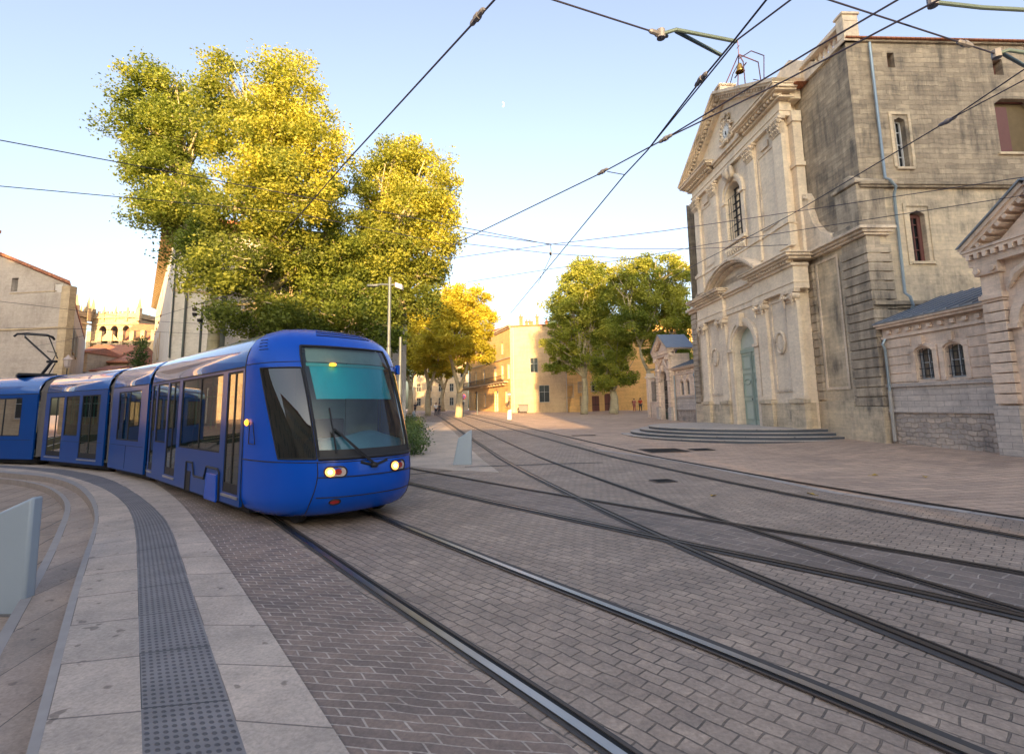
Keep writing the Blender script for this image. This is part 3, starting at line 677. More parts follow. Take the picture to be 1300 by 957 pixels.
# wiper
wb = onnose(474, 590); wm = onnose(424, 544); bt = onnose(418, 518); bb = onnose(427, 575)
m = MB()
for dk in (0, .035): m.tube([NP(wb[0]+dk*.5, wb[1]-dk*.2, .06), NP((wb[0]+wm[0])/2+dk*.5, (wb[1]+wm[1])/2, .09), NP(wm[0]+dk*.3, wm[1], .05)], .012, 6)
wp = m.build('wiper', 'seam', tram)
m = MB(); m.tube([NP(*bt, .02), NP((bt[0]+bb[0])/2, (bt[1]+bb[1])/2, .035), NP(*bb, .02)], .014, 6); m.build('blade', 'seam', wp)
m = MB(); a = NP(wb[0], wb[1], .03); m.lathe([(0,.05),(.05,.04),(.06,0),(.05,-.03)], 12, a); m.tube([a, NP(wb[0]-.12, wb[1]+.06, .0)], .02); m.tube([a, NP(wb[0]+.12, wb[1]+.06, .0)], .02); m.build('hub', 'seam', wp)
# mirror camera on the far side
p = NP(R(62), 2.62); m = MB(); m.tube([p, p+Vector((.06,.08,-.02))], .02); m.box(p.x, p.x+.08, p.y+.03, p.y+.10, 2.48, 2.66); m.build('mirror', 'blue', tram, bevel=.02)
# side details of the first module
m = MB()
ol = [(-2.92,.24),(-2.92,.80),(-2.5,.80),(-2.38,.55),(-1.75,.55),(-1.62,.78),(-.98,.78),(-.90,.72),(-.86,.24)]
m.tube([Vector((s, -HW-.004, z)) for s, z in ol], .022, 6)
m.box(-2.92, -2.62, -HW-.006, -HW+.02, .24, .62)
m.build('bogie_cover_gap', 'seam', tram)
m = MB(); m.prism([(-1.62,.2),(-.95,.2),(-1.0,.68),(-1.55,.68)], -.0, .03, lambda u, c, v: Vector((u, -HW-c, v))); m.build('step_cover', 'blue', tram, bevel=.01)
m = MB(); m.tube([Vector((s, -HW-.003, z)) for s, z in ((.42,1.28),(.42,1.62),(.56,1.62),(.68,1.28),(.42,1.28))], .008, 5); m.build('mirror_flap', 'seam', tram)
for (o, an, L) in MODS[:3]:
    f = modframe(o, an); m = MB(); m.tube([f(-L+.15, -HW-.002, .92), f(-.15, -HW-.002, .92)], .006, 5); m.tube([f(-L/2, -HW-.002, .92), f(-L/2, -HW-.002, .3)], .005, 5) if L < 4 else None; m.build('panel_seam', 'seam', tram)
# wheels, mostly hidden under the skirts
for s in (-2.6, -.8, 1.0):
    for l in (-.72, .72):
        m = MB(); m.lathe([(.08,-.07),(.30,-.07),(.31,.0),(.29,.06),(.08,.06)], 20); m.v = [(v[0]+s, v[2]+l, v[1]+.325) for v in m.v]; m.build('wheel', 'under', tram)
# pantograph
pf = lambda px, py, dy=0: TINV @ (D(px, py, 19.6+dy))
m = MB()
for dy in (-.28, .28):
    m.tube([pf(38, 494, dy), pf(66, 459, dy)], .05, 8); m.tube([pf(66, 459, dy*.8), pf(32, 428, dy*.9)], .035, 8)
m.tube([pf(66, 459, -.4), pf(66, 459, .4)], .05); m.tube([pf(60, 459, 0), pf(72, 459, 0)], .05); m.tube([pf(52, 492), pf(70, 461)], .02)
m.tube([pf(73, 455), pf(62, 427)], .02); m.tube([pf(66, 459), pf(72, 448), pf(60, 446)], .015)
pan = m.build('pantograph', 'iron', tram)
m = MB()
m.tube([pf(18, 427, -.8), pf(22, 424, -.8), pf(32, 424, -.6), pf(60, 426, -.3), pf(67, 428, -.1), pf(69, 431, 0)], .04); m.tube([pf(22, 424, .5), pf(34, 423, .6), pf(61, 425, .9), pf(69, 431, 0)], .03); m.tube([pf(32, 428, -.7), pf(32, 424, .9)], .03)
m.build('collector_head', 'iron', pan)
m = MB(); a = pf(44, 494); m.box(a.x-.7, a.x+.7, a.y-.55, a.y+.55, 3.28, 3.36); m.build('base', 'iron', pan)

# ================================================================== CHURCH
CP = Vector((13.5, 23.6, 0)); CA = AT(1, -.05)
church = thing('church', 'tall baroque stone church with pediment, clock, bell frame and pale green door', 'church', CP, CA)
def cf(t, c, z): return Vector((t, c, z))       # t along the facade away from the camera, c outwards
def fo(c0): return lambda t, c, z: Vector((t, c0+c, z))
def boxes(nm, mat, L, parent=church, bevel=0.):
    m = MB()
    for b in L: m.box(*b)
    return m.build(nm, mat, parent, bevel=bevel)
WT0, WT1 = -3.75, 13.8                          # wing ends
# --- walls
m = MB()
dooro = arch(5.0, 2.35, .60, 5.02)
m.panel(rect(0, 10.1, .0, 8.45), [[(u, v) for u, v in dooro]], .55, fo(0))
m.box(0, .01, -.85, 0, 0, 8.45); m.box(10.09, 10.1, -.85, 0, 0, 8.45)
wino = arch(5.0, 1.75, 11.35, 14.0)
m.panel(rect(.0, 10.1, 8.45, 17.0), [wino], .5, fo(-.05))
m.box(0, .01, -.9, -.05, 8.45, 17.0); m.box(10.09, 10.1, -.9, -.05, 8.45, 17.0)
m.build('front_wall', 'facade', church)
# wings, upper walls and the long side wall with its windows (u grows into the block)
m = MB()
m.panel(rect(WT0, .0, 0, 8.6), [], .3, fo(-.85)); m.build('wing_wall', 'oldwall2', church); m = MB(); m.panel(rect(10.1, WT1, 0, 8.6), [], .3, fo(-.85))
m.build('wing_wall', 'oldwall2', church)
m = MB(); m.panel(rect(WT0, .0, 8.6, 17.15), [], .3, fo(-.9)); m.build('upper_wing_wall', 'oldwall', church); m = MB(); m.panel([(10.1, 8.6), (WT1, 8.6), (WT1, 9.4), (12.2, 10.6), (10.9, 16.2), (10.1, 17.)], [], .3, fo(-.9))
m.build('upper_wing_wall', 'oldwall', church)
sf_ = lambda u, c, v: Vector((WT0-c, -.85-u, v))
sw = [(1.80, 2.12, 16.0, 16.7), (6.55, 7.0, 15.75, 16.5)]
win_hi = [(1.78, 2.24, 11.5, 13.62)]
m = MB()
mid_arch = [[(1.95, 7.45), (2.60, 7.45), (2.60, 9.45), (2.28, 9.62), (1.95, 9.45)], [(6.4, 8.2), (7.15, 8.2), (7.15, 10.0), (6.78, 10.15), (6.4, 10.0)]]
top_w = [rect(a, b, z0, z1) for a, b, z0, z1 in sw]+[[(1.78, 11.5), (2.24, 11.5), (2.24, 13.6), (2.01, 13.72), (1.78, 13.6)]]+[[(6.35, 12.2), (8.2, 12.2), (8.2, 14.4), (7.9, 14.65), (6.7, 14.65), (6.35, 14.4)]]
m.panel(rect(0, 16, 10.75, 17.15), top_w, .35, sf_); m.build('side_wall', 'oldwall', church)
m = MB(); m.panel(rect(0, 16, 0, 10.55), mid_arch, .35, sf_); m.build('lower_side_wall', 'oldwall2', church)
# string courses and roof edge
def trim(nm, mat, L, fr=None, parent=church):
    m = MB()
    for b in L: m.box(*b, fr)
    return m.build(nm, mat, parent, bevel=.012)
sb = lambda u0, u1, c0, c1, z0, z1: (WT0-c1, WT0-c0, -.85-u1, -.85-u0, z0, z1)
trim('string_course', 'oldwall', [sb(-.1,16,-.02,.14,10.56,10.66), sb(-.15,16,-.02,.2,10.66,10.78), sb(-.1,16,-.02,.22,5.62,5.78), sb(-.05,16,-.02,.12,5.5,5.62), sb(-.06,16,-.3,.10,17.15,17.24)])
trim('roof_edge', 'tile', [sb(-.06,16,-.4,.2,17.245,17.31)])
m = MB(); m.box(WT0+.1, WT1, -17, -1.5, 17.0, 17.13); m.prism([(-1.2,17.1),(11.3,17.1),(5,20.3)], -17, -.3, lambda u, c, v: Vector((u, c, v))); m.build('roof', 'tile', church)
m = MB(); m.panel(rect(0, 16, 0, 17.1), [], .2, lambda u, c, v: Vector((WT1, -.85-u, v))); m.panel(rect(WT0, WT1, 0, 17.1), [], .2, lambda u, c, v: Vector((u, -16.85, v))); m.build('rear_wall', 'oldwall', church)
# dark lining behind openings
for w, (hol, kind) in enumerate([(top_w[0], 'b'), (top_w[1], 'b'), (top_w[2], 'w'), (top_w[3], 'o'), (mid_arch[0], 'r'), (mid_arch[1], 'r')]):
    us = [u for u, v in hol]; vs_ = [v for u, v in hol]; u0, u1, v0, v1 = min(us), max(us), min(vs_), max(vs_)
    fr = lambda a, c, v: sf_(a, c-.33, v)
    m = MB(); m.panel(hol, [], .02, fr)
    if kind == 'b': m.build('blind_window', 'brownframe', church); continue
    pane = m.build('window', 'windark' if kind != 'o' else 'soffit', church)
    m = MB(); t = .06
    mat = 'brownframe' if kind in 'ro' else plain('white_window_paint', (.55,.56,.58), .5)
    for r in ((u0, u0+t, v0, v1), (u1-t, u1, v0, v1), (u0+t, u1-t, v0, v0+t), (u0+t, u1-t, v1-.25 if kind == 'r' else v1-t, v1-(.12 if kind != 'o' else .0))):
        m.box(r[0], r[1], 0, .06, r[2], r[3], lambda a, c, v: sf_(a, c-.30, v))
    if kind != 'o':
        m.box((u0+u1)/2-.02, (u0+u1)/2+.02, 0, .05, v0, v1-.1, lambda a, c, v: sf_(a, c-.30, v))
        for k in range(1, 4): zz = v0+(v1-v0)*k/4; m.box(u0, u1, 0, .045, zz-.018, zz+.018, lambda a, c, v: sf_(a, c-.30, v))
    m.build('window_frame', mat, pane)
    if kind == 'r':
        m = MB(); m.box(u0+.02, u0+.2, -.02, .03, v0+.03, v1-.2, lambda a, c, v: sf_(a, c-.24, v)); m.box(u1-.17, u1-.02, -.02, .03, v0+.03, v1-.2, lambda a, c, v: sf_(a, c-.24, v)); m.build('shutter', 'brownframe', pane)
    if kind == 'o':
        m = MB(); m.box(u0+.05, u0+.7, -.02, .04, v0+.03, v1-.3, lambda a, c, v: sf_(a, c-.2, v)); m.build('shutter', 'brownframe', pane)
    m = MB(); m.box(u0-.15, u1+.15, -.05, .09, v0-.12, v0-.02, sf_); m.build('sill', 'oldwall2', pane)
for u0, u1, v0, v1 in ((1.66,2.36,11.5,13.95), (1.8,2.75,7.3,9.9)):
    m = MB(); m.box(u0-.12, u0, -.03, .045, v0, v1, sf_); m.box(u1, u1+.12, -.03, .045, v0, v1, sf_); m.box(u0, u1, -.03, .045, v1-.12, v1, sf_)
    m.build('window_surround', 'oldwall2', church)
# --- quoined corner and quoin strips
def quoins(t0, t1, c0, cw, z0, z1, h=.36, parent=church, nm='quoins', side=None, mat='quoin', fade=False):
    m = MB(); z = z0; k = 0
    while z+h <= z1+.01:
        m.box(t0, t1, c0-.6 if side is None else side, c0+cw, z+.025, z+h-.025); z += h; k += 1
    m.box(t0+.03, t1-.03, c0-.5, c0+cw-.06, z0, z1)
    return m.build(nm, mat, parent, bevel=.015)
quoins(WT0-.12, -2.35, -.85, .14, 1.6, 8.5, .385, side=-1.75)
quoins(-.42, -.02, -.85, .16, 1.9, 8.3, .40, nm='quoins')
quoins(10.15, 10.45, -.85, .12, 1.9, 8.3, .40)
quoins(13.0, WT1+.1, -.85, .14, 1.9, 8.5, .385, side=-1.5)
for q in ((WT0-.16, -2.3, -1.9, -.62, 0, 1.6), (-2.3, 0., -1.5, -.70, 0, 1.85), (10.1, WT1+.15, -1.5, -.70, 0, 1.85)): m = MB(); m.box(*q); m.build('plinth', 'oldwall2', church, bevel=.03)
m = MB(); m.panel(rect(-2.05, -.5, 2.35, 8.3), [rect(-1.93, -.62, 2.47, 8.18)], .035, fo(-.81)); m.build('wall_panel_moulding', 'trim', church)
trim('wing_cornice', 'trim', [(WT0-.18, -.02, -1.7, -.62, 8.52, 8.62), (WT0-.26, -.02, -1.8, -.50, 8.62, 8.74), (WT0-.34, -.02, -1.9, -.36, 8.74, 8.86)])
trim('wing_cornice', 'trim', [(10.12, WT1+.2, -1.5, -.6, 8.52, 8.7), (10.12, WT1+.3, -1.5, -.4, 8.7, 8.86)])
m = MB(); m.box(WT0-.2, -2.35, -2.0, -.45, 8.86, 9.1); m.box(WT0-.05, -2.5, -1.8, -.6, 9.1, 10.75); m.box(WT0-.15, -2.4, -1.9, -.5, 10.75, 10.9); m.prism([(WT0-.1, 10.9), (-2.45, 10.9), (-2.9, 11.25), (WT0+.3, 11.25)], -1.6, -.6, cf); m.build('corner_pedestal', 'quoin', church, bevel=.04)
m = MB()                                         # side scroll against the upper front
pts = [(-.02, 8.86), (-2.2, 8.86), (-2.1, 9.2), (-1.5, 9.5), (-1.0, 10.1), (-.75, 10.9), (-.85, 11.3), (-.65, 11.7), (-.3, 11.75), (-.02, 11.5)]
m.prism(pts, -.9, -.55, cf); m.tube([(-.85, -.52, 11.35), (-.6, -.52, 11.5), (-.45, -.52, 11.35), (-.6, -.52, 11.2), (-.8, -.52, 11.3)], .06); m.build('scroll_buttress', 'trim', church, bevel=.03)
# --- lower order
PIL = [(.08, .86), (2.72, .86), (7.28, .86), (9.98, .86)]
for t, w in PIL:
    m = MB(); m.box(t-w/2, t+w/2, -.02, .16, 1.98, 6.55)
    m.box(t-w/2-.05, t+w/2+.05, -.02, .21, 1.98, 2.12); m.box(t-w/2-.02, t+w/2+.02, -.02, .185, 2.12, 2.2)
    m.build('pilaster', 'facade', church, bevel=.012)
for t, w in PIL:
    m = MB(); m.box(t-w/2-.10, t+w/2+.10, -.02, .26, .0, 1.78); m.box(t-w/2-.15, t+w/2+.15, -.02, .33, 1.78, 1.96); m.build('pedestal', 'oldwall2', church, bevel=.015)
m = MB(); m.box(-.14, 3.3, -.5, .08, .0, 1.80); m.build('plinth', 'oldwall2', church); m = MB(); m.box(6.7, 10.24, -.5, .08, .0, 1.80); m.build('plinth', 'oldwall2', church)
for t, w in PIL:                                 # ionic capitals: abacus, scrolls, drops
    m = MB(); m.box(t-w/2-.10, t+w/2+.10, -.02, .30, 6.98, 7.14); m.box(t-w/2, t+w/2, -.02, .22, 6.55, 6.98)
    for sg in (-1, 1):
        x = t+sg*(w/2-.06)
        m.tube([(x, .0, 6.80), (x, .38, 6.80)], .17, 12); m.tube([(x, .0, 6.80), (x, .43, 6.80)], .07, 8)
        m.tube([(x-sg*.02, .3, 6.66), (x-sg*.06, .3, 6.34)], [.07, .03], 6)
    m.tube([(t-w/2+.1, .30, 6.84), (t, .33, 6.74), (t+w/2-.1, .30, 6.84)], .05, 6)
    m.build('capital', 'trim', church, smooth=True)
EB = [(-.45, 3.22), (6.78, 10.55)]
m = MB()
for a, b in EB: m.box(a, b, -.5, .26, 7.14, 7.42); m.box(a-.02, b+.02, -.5, .30, 7.42, 7.52); m.box(a, b, -.5, .24, 7.52, 8.22)
m.box(3.22, 6.78, -.5, .08, 7.14, 7.42); m.box(3.22, 6.78, -.5, .12, 7.42, 7.52); m.box(3.22, 6.78, -.5, .06, 7.52, 8.22)
m.build('entablature', 'facade', church, bevel=.01)
m = MB()
for a, b in EB:
    m.box(a-.08, b+.08, -.5, .36, 8.22, 8.36); m.box(a-.30, b+.30, -.5, .62, 8.50, 8.62); m.box(a-.42, b+.42, -.5, .78, 8.62, 8.74); m.box(a-.48, b+.48, -.5, .84, 8.74, 8.80)
    k = a-.02
    while k < b: m.box(k, k+.12, .2, .52, 8.36, 8.50); k += .24
m.box(3.0, 7.0, -.5, .18, 8.22, 8.36); m.box(3.0, 7.0, -.5, .30, 8.36, 8.5)
m.build('cornice', 'trim', church, bevel=.01)
m = MB()                                         # segmental pediment over the door bay
def seg(r0, r1, c1, half=3.05, rise=1.15, zb=8.8):
    Rr = (half*half+rise*rise)/(2*rise); zc = zb+rise-Rr; a = math.asin(half/Rr)
    return arcband(5.0, zc, Rr+r0, Rr+r1, math.pi/2-a, math.pi/2+a, 22)
m.prism(seg(-.02, .10, 0), -.5, .84, cf); m.prism(seg(-.14, -.02, 0), -.5, .72, cf); m.prism(seg(-.30, -.18, 0), -.5, .40, cf)
m.build('segmental_pediment', 'trim', church, smooth=True)
m = MB()
Rr = (3.0**2+1.1**2)/2.2; zc = 8.8+1.1-Rr; a = math.asin(3./Rr)
poly = [(5+Rr*math.cos(math.pi/2-a+2*a*k/16), zc+Rr*math.sin(math.pi/2-a+2*a*k/16)) for k in range(17)]
m.prism([(2.05, 8.3)]+[(7.95, 8.3)]+poly, -.5, .10, cf); m.build('pediment_field', 'facade', church)
m = MB(); m.prism([(-.4, 8.8), (-.4, 8.92), (2.5, 9.95), (2.5, 8.8)], -.1, .45, cf) if False else None
# panels with oval medallions
for tc in (1.36, 8.64):
    m = MB(); m.panel(rect(tc-.72, tc+.72, 2.35, 6.95), [rect(tc-.60, tc+.60, 2.47, 6.83)], .05, fo(.05)); m.build('wall_panel_moulding', 'trim', church)
    m = MB(); ring = [(tc+.36*math.cos(2*math.pi*k/28), .04, 4.78+.52*math.sin(2*math.pi*k/28)) for k in range(29)]; m.tube(ring, .075, 8); ov = m.build('oval_medallion', 'trim', church, smooth='all')
    m = MB(); m.prism([(tc+.24*math.cos(2*math.pi*k/20), 4.78+.38*math.sin(2*math.pi*k/20)) for k in range(20)], 0, .07, cf); m.build('boss', 'facade', ov)
# door
m = MB(); m.prism(arcband(5, 5.02, 1.24, 1.42, 0, math.pi), -.2, .10, cf); m.prism(arcband(5, 5.02, 1.42, 1.66, 0, math.pi), -.2, .17, cf)
for sg in (-1, 1): x = 5+sg*1.45; m.box(x-.21, x+.21, -.2, .11, .55, 4.86); m.box(x-.27, x+.27, -.2, .2, 4.86, 5.02)
m.prism([(4.85, 6.2), (5.15, 6.2), (5.25, 6.95), (4.75, 6.95)], -.1, .3, cf)
dr_ = m.build('door_surround', 'facade', church, smooth=True)
dm = MB(); dm.panel(arch(5.0, 2.33, .60, 5.02), [], .03, fo(-.40)); door = dm.build('door', 'doorgreen', church)
m = MB()
m.box(4.97, 5.03, -.42, -.33, .6, 4.75); m.box(3.85, 6.15, -.42, -.34, 4.72, 4.92)
for t0 in (3.95, 5.12):
    for z0, z1 in ((.85, 2.0), (2.15, 3.55), (3.75, 4.6)):
        m.panel(rect(t0, t0+.95, z0, z1), [rect(t0+.09, t0+.86, z0+.09, z1-.09)], .04, fo(-.36))
    m.tube([(t0+.48+.3*math.cos(a), -.37, 3.05+.16*math.sin(a)) for a in [2*math.pi*k/14 for k in range(15)]], .03, 5)
m.build('door_moulding', 'dooredge', door)
m = MB(); m.prism(arcband(5, 5.0, .0, .92, 0, math.pi, 14), -.4, -.375, cf); m.build('fanlight', plain('fanlight_paint', (.55,.60,.53), .4), door)
m = MB(); m.tube([(5.1, -.33, 2.0), (5.1, -.28, 2.05), (5.1, -.33, 2.1)], .02, 6); m.build('handle', 'iron', door)
# --- upper order
m = MB(); m.box(-.1, 10.2, -.5, .10, 8.86, 9.25)
for t in (.12, 2.7, 7.3, 9.9): m.box(t-.5, t+.5, -.1, .18, 9.25, 10.35); m.box(t-.56, t+.56, -.1, .26, 10.35, 10.55)
m.box(-.05, 10.15, -.5, .06, 9.25, 10.4); m.box(-.1, 10.2, -.5, .12, 10.4, 10.52); m.build('upper_pedestal', 'facade', church, bevel=.015)
for t in (.12, 2.7, 7.3, 9.9): m = MB(); m.box(t-.38, t+.38, -.1, .12, 10.52, 15.0); m.box(t-.43, t+.43, -.1, .18, 10.52, 10.66); m.build('upper_pilaster', 'facade', church, bevel=.012)
m = MB(); m.box(-.42, .0, -.85, -.42, 8.86, 16.0); m.box(-.52, .02, -.85, -.34, 13.2, 13.4); m.box(-.5, .02, -.85, -.36, 15.5, 16.05); m.box(-.6, .02, -.85, -.3, 16.6, 17.1)
m.build('side_pilaster', 'facade', church, bevel=.012)
rr = random.Random(3)
for t in (.12, 2.7, 7.3, 9.9):
    m = MB(); m.box(t-.5, t+.5, -.1, .27, 15.72, 15.86); m.box(t-.36, t+.36, -.1, .16, 15.0, 15.72)
    for row, (z, w, cc) in enumerate(((15.05, .36, .2), (15.28, .38, .24), (15.5, .42, .28))):
        for k in range(5):
            x = t-w+2*w*k/4; m.tube([(x, cc-.08, z), (x*.98+t*.02, cc+.02, z+.16), (x, cc+.08, z+.2), (x, cc+.09, z+.12)], [.07, .06, .05, .03], 6)
    for sg in (-1, 1): m.tube([(t+sg*.40, .1, 15.62), (t+sg*.40, .34, 15.62)], .10, 10)
    m.build('upper_capital', 'trim', church, smooth=True)
m = MB(); m.box(-.35, 10.45, -.5, .16, 15.86, 16.10); m.box(-.38, 10.48, -.5, .21, 16.10, 16.18); m.box(-.32, 10.42, -.5, .12, 16.18, 16.66); m.build('upper_entablature', 'facade', church, bevel=.01)
m = MB()
CE = [(-.95, 3.25), (6.75, 11.05)]
for a, b in CE:
    m.box(a+.3, b-.3, -.5, .30, 16.66, 16.76); m.box(a+.1, b-.1, -.5, .56, 16.92, 17.02); m.box(a, b, -.5, .74, 17.02, 17.16); m.box(a-.05, b+.05, -.5, .8, 17.16, 17.22)
    k = a+.35
    while k < b-.4: m.box(k, k+.14, .1, .48, 16.76, 16.92); k += .29
m.box(3.25, 6.75, -.5, .22, 16.66, 16.8); m.box(3.25, 6.75, -.5, .34, 16.8, 17.0)
m.build('upper_cornice', 'trim', church, bevel=.01)
m = MB()                                         # raking cornices with dentils
AP = (5.05, 20.55)
for e, sg in (((-1.0, 17.22), 1), ((11.1, 17.22), -1)):
    du = Vector((AP[0]-e[0], AP[1]-e[1])).normalized(); nn = Vector((-du.y, du.x))*sg
    def q(s_, h): return (e[0]+du.x*s_+nn.x*h, e[1]+du.y*s_+nn.y*h)
    Ln = (Vector(AP)-Vector(e)).length
    m.prism([q(0, 0), q(Ln, 0), q(Ln, .16), q(-.05, .16)], -.9, .82, cf); m.prism([q(.15, -.12), q(Ln, -.12), q(Ln, 0), q(.05, 0)], -.9, .66, cf); m.prism([q(.5, -.36), q(Ln, -.36), q(Ln, -.26), q(.4, -.26)], -.9, .36, cf)
    s_ = .6
    while s_ < Ln-.1: m.prism([q(s_, -.26), q(s_+.14, -.26), q(s_+.14, -.12), q(s_, -.12)], -.2, .54, cf); s_ += .3
m.build('raking_cornice', 'trim', church)
m = MB(); m.prism([(-.3, 17.1), (10.4, 17.1), (5.05, 20.3)], -.8, .02, cf); m.build('pediment_field', 'facade', church)
m = MB(); m.box(4.7, 5.4, -.6, .6, 20.35, 20.6); m.box(4.78, 5.32, -.5, .4, 20.6, 20.95); m.box(4.7, 5.4, -.6, .5, 20.95, 21.08); m.build('apex_block', 'trim', church, bevel=.03)
m = MB(); m.prism([(-1.9, 17.2), (1.8, 17.2), (1.8, 19.0), (.9, 19.25), (.2, 19.25), (-1.9, 17.6)], -1.8, -.95, cf); m.build('attic_block', 'trim', church)
# clock
m = MB(); m.prism([(5.05+.42*math.cos(2*math.pi*k/28), 18.15+.42*math.sin(2*math.pi*k/28)) for k in range(28)], 0, .12, cf); ck = m.build('clock_face', 'clockface', church)
m = MB()
for k in range(12): a = 2*math.pi*k/12; m.tube([(5.05+.30*math.cos(a), .13, 18.15+.30*math.sin(a)), (5.05+.37*math.cos(a), .13, 18.15+.37*math.sin(a))], .014, 4)
m.build('hour_marks', 'iron', ck)
m = MB(); m.tube([(5.05, .14, 18.15), (5.0, .14, 17.86)], .018, 4); m.tube([(5.05, .14, 18.15), (5.09, .14, 17.95)], .024, 4); m.build('clock_hand', 'iron', ck)
m = MB(); m.tube([(5.05+.47*math.cos(a), .10, 18.15+.47*math.sin(a)) for a in [2*math.pi*k/28 for k in range(29)]], .07, 8)
for k in range(16):
    a = 2*math.pi*k/16; r1 = .62+.12*(k % 2); m.tube([(5.05+.5*math.cos(a), .08, 18.15+.52*math.sin(a)), (5.05+r1*math.cos(a+.1), .16, 18.15+r1*math.sin(a+.1)), (5.05+(r1+.08)*math.cos(a+.3), .08, 18.15+(r1+.1)*math.sin(a+.3))], [.10, .09, .04], 6)
for sg in (-1, 1): m.tube([(5.05+sg*.3, .1, 18.8), (5.05+sg*.5, .16, 19.0), (5.05+sg*.2, .16, 19.15), (5.05, .1, 19.0)], .08, 6); m.tube([(5.05+sg*.4, .1, 17.5), (5.05+sg*.8, .14, 17.55), (5.05+sg*1.0, .1, 17.8)], [.1, .09, .04], 6)
m.build('clock_surround', 'trim', church, smooth='all')
# upper window
g = MB(); g.panel(wino, [], .02, fo(-.42)); uw = g.build('arched_window', 'winblue', church)
m = MB()
for x in (4.5, 5.0, 5.5): m.box(x-.018, x+.018, -.42, -.38, 11.35, 14.8-abs(x-5)*.3)
for z in [11.7+.42*k for k in range(8)]: m.box(4.15 if z < 14.1 else 4.4, 5.85 if z < 14.1 else 5.6, -.42, -.37, z-.014, z+.014)
m.build('window_lattice', 'iron', uw)
m = MB()
for k in range(7): x = 4.25+.25*k; m.tube([(x, -.1, 11.38), (x, -.1, 14.15+.0)], .011, 5)
for z in (11.45, 12.3, 13.2, 14.1): m.tube([(4.13, -.1, z), (5.87, -.1, z)], .011, 5)
m.build('window_grille', 'iron', uw)
m = MB(); m.prism(arcband(5, 14.0, .90, 1.22, 0, math.pi), -.3, .05, cf); m.prism(arcband(5, 14.0, 1.12, 1.30, 0, math.pi), -.3, .13, cf)
for sg in (-1, 1): x = 5+sg*1.07; m.box(x-.17, x+.17, -.3, .04, 11.1, 13.85); m.box(x-.24, x+.24, -.3, .14, 13.85, 14.02)
m.box(3.75, 6.25, -.3, .2, 11.15, 11.33)
k = 3.95
while k < 6.1: m.tube([(k, .06, 10.6), (k, .12, 10.85), (k, .06, 11.1)], [.05, .1, .05], 8); k += .26
m.build('window_surround', 'facade', church, smooth=True)
m = MB()
for sg in (-1, 1): m.tube([(5+sg*.1, .15, 15.0), (5+sg*.42, .2, 15.25), (5+sg*.40, .24, 15.6), (5+sg*.12, .2, 15.85)], [.12, .15, .14, .08], 8)
m.tube([(5, .1, 14.95), (5, .26, 15.35), (5, .15, 15.85)], [.12, .26, .12], 10); m.build('cartouche', 'trim', church, smooth='all')
for tc, w in ((1.41, .78), (8.6, .78)):
    m = MB(); m.panel(rect(tc-w, tc+w, 10.8, 14.9), [rect(tc-w+.1, tc+w-.1, 10.9, 14.8)], .04, fo(.0)); m.box(tc-.35, tc+.35, -.1, .05, 15.05, 15.4); m.build('wall_panel_moulding', 'trim', church)
# balustrade on the wing
m = MB()
m.box(WT0-.12, -.4, -1.45, -.75, 17.15, 17.35); m.box(WT0-.16, -.4, -1.4, -.78, 18.05, 18.25)
m.box(WT0-.14, -3.45, -1.42, -.74, 17.35, 18.35); m.box(-.75, -.4, -1.4, -.78, 17.35, 18.05); m.box(WT0-.2, -3.38, -1.48, -.68, 18.35, 18.46)
bal = m.build('balustrade', 'trim', church, bevel=.02)
k = -3.22
while k < -.85: m = MB(); m.lathe([(.07,0),(.10,.08),(.05,.2),(.11,.42),(.045,.6),(.08,.7)], 10, (k, -1.08, 17.35)); k += .33; m.build('baluster', 'trim', bal, smooth=True)
# bell frame of wrought iron
m = MB(); c = -.9; zb = 20.0
for t in (3.4, 6.1):
    for cc in (c-.5, c+.5): m.tube([(t, cc, zb-.9), (t*.9+.48, cc*.9+c*.1, zb+1.6), (4.75, c, zb+3.0)], .035, 6)
m.tube([(6.1, c, zb+.4), (6.6, c, zb+1.4), (5.6, c, zb+2.3), (4.8, c, zb+2.5)], .03, 6); m.tube([(3.4, c, zb+.4), (2.4, c, zb-.4), (2.2, c, zb+1.), (3.4, c, zb+2.2), (4.7, c, zb+2.7)], .03, 6)
m.tube([(4.75, c, zb+2.9), (4.75, c, zb+3.9)], .025, 6); m.tube([(4.6, c, zb+3.5), (4.9, c, zb+3.5)], .02, 5); m.tube([(4.0, c, zb+1.9), (5.4, c, zb+1.9)], .04, 6)
bf = m.build('bell_frame', 'redsteel', church)
m = MB(); m.lathe([(.02,.55),(.12,.5),(.17,.3),(.2,.12),(.28,0),(.24,-.02)], 16, (4.75, c, zb+1.85)); m.build('bell', 'bell', bf, smooth='all')
# down pipe on the side wall
m = MB(); pz = lambda u, v, c=.14: sf_(u, c, v)
m.tube([pz(.97, 17.05), pz(.97, 10.95), pz(1.02, 10.8, .3), pz(1.25, 10.5, .3), pz(1.27, 10.2, .14), pz(1.24, 6.1, .14), pz(1.26, 5.9, .34), pz(1.34, 5.55, .34), pz(1.34, 5.3, .14), pz(1.34, 4.6)], .055, 8)
m.build('down_pipe', 'pipe', church, smooth=True)
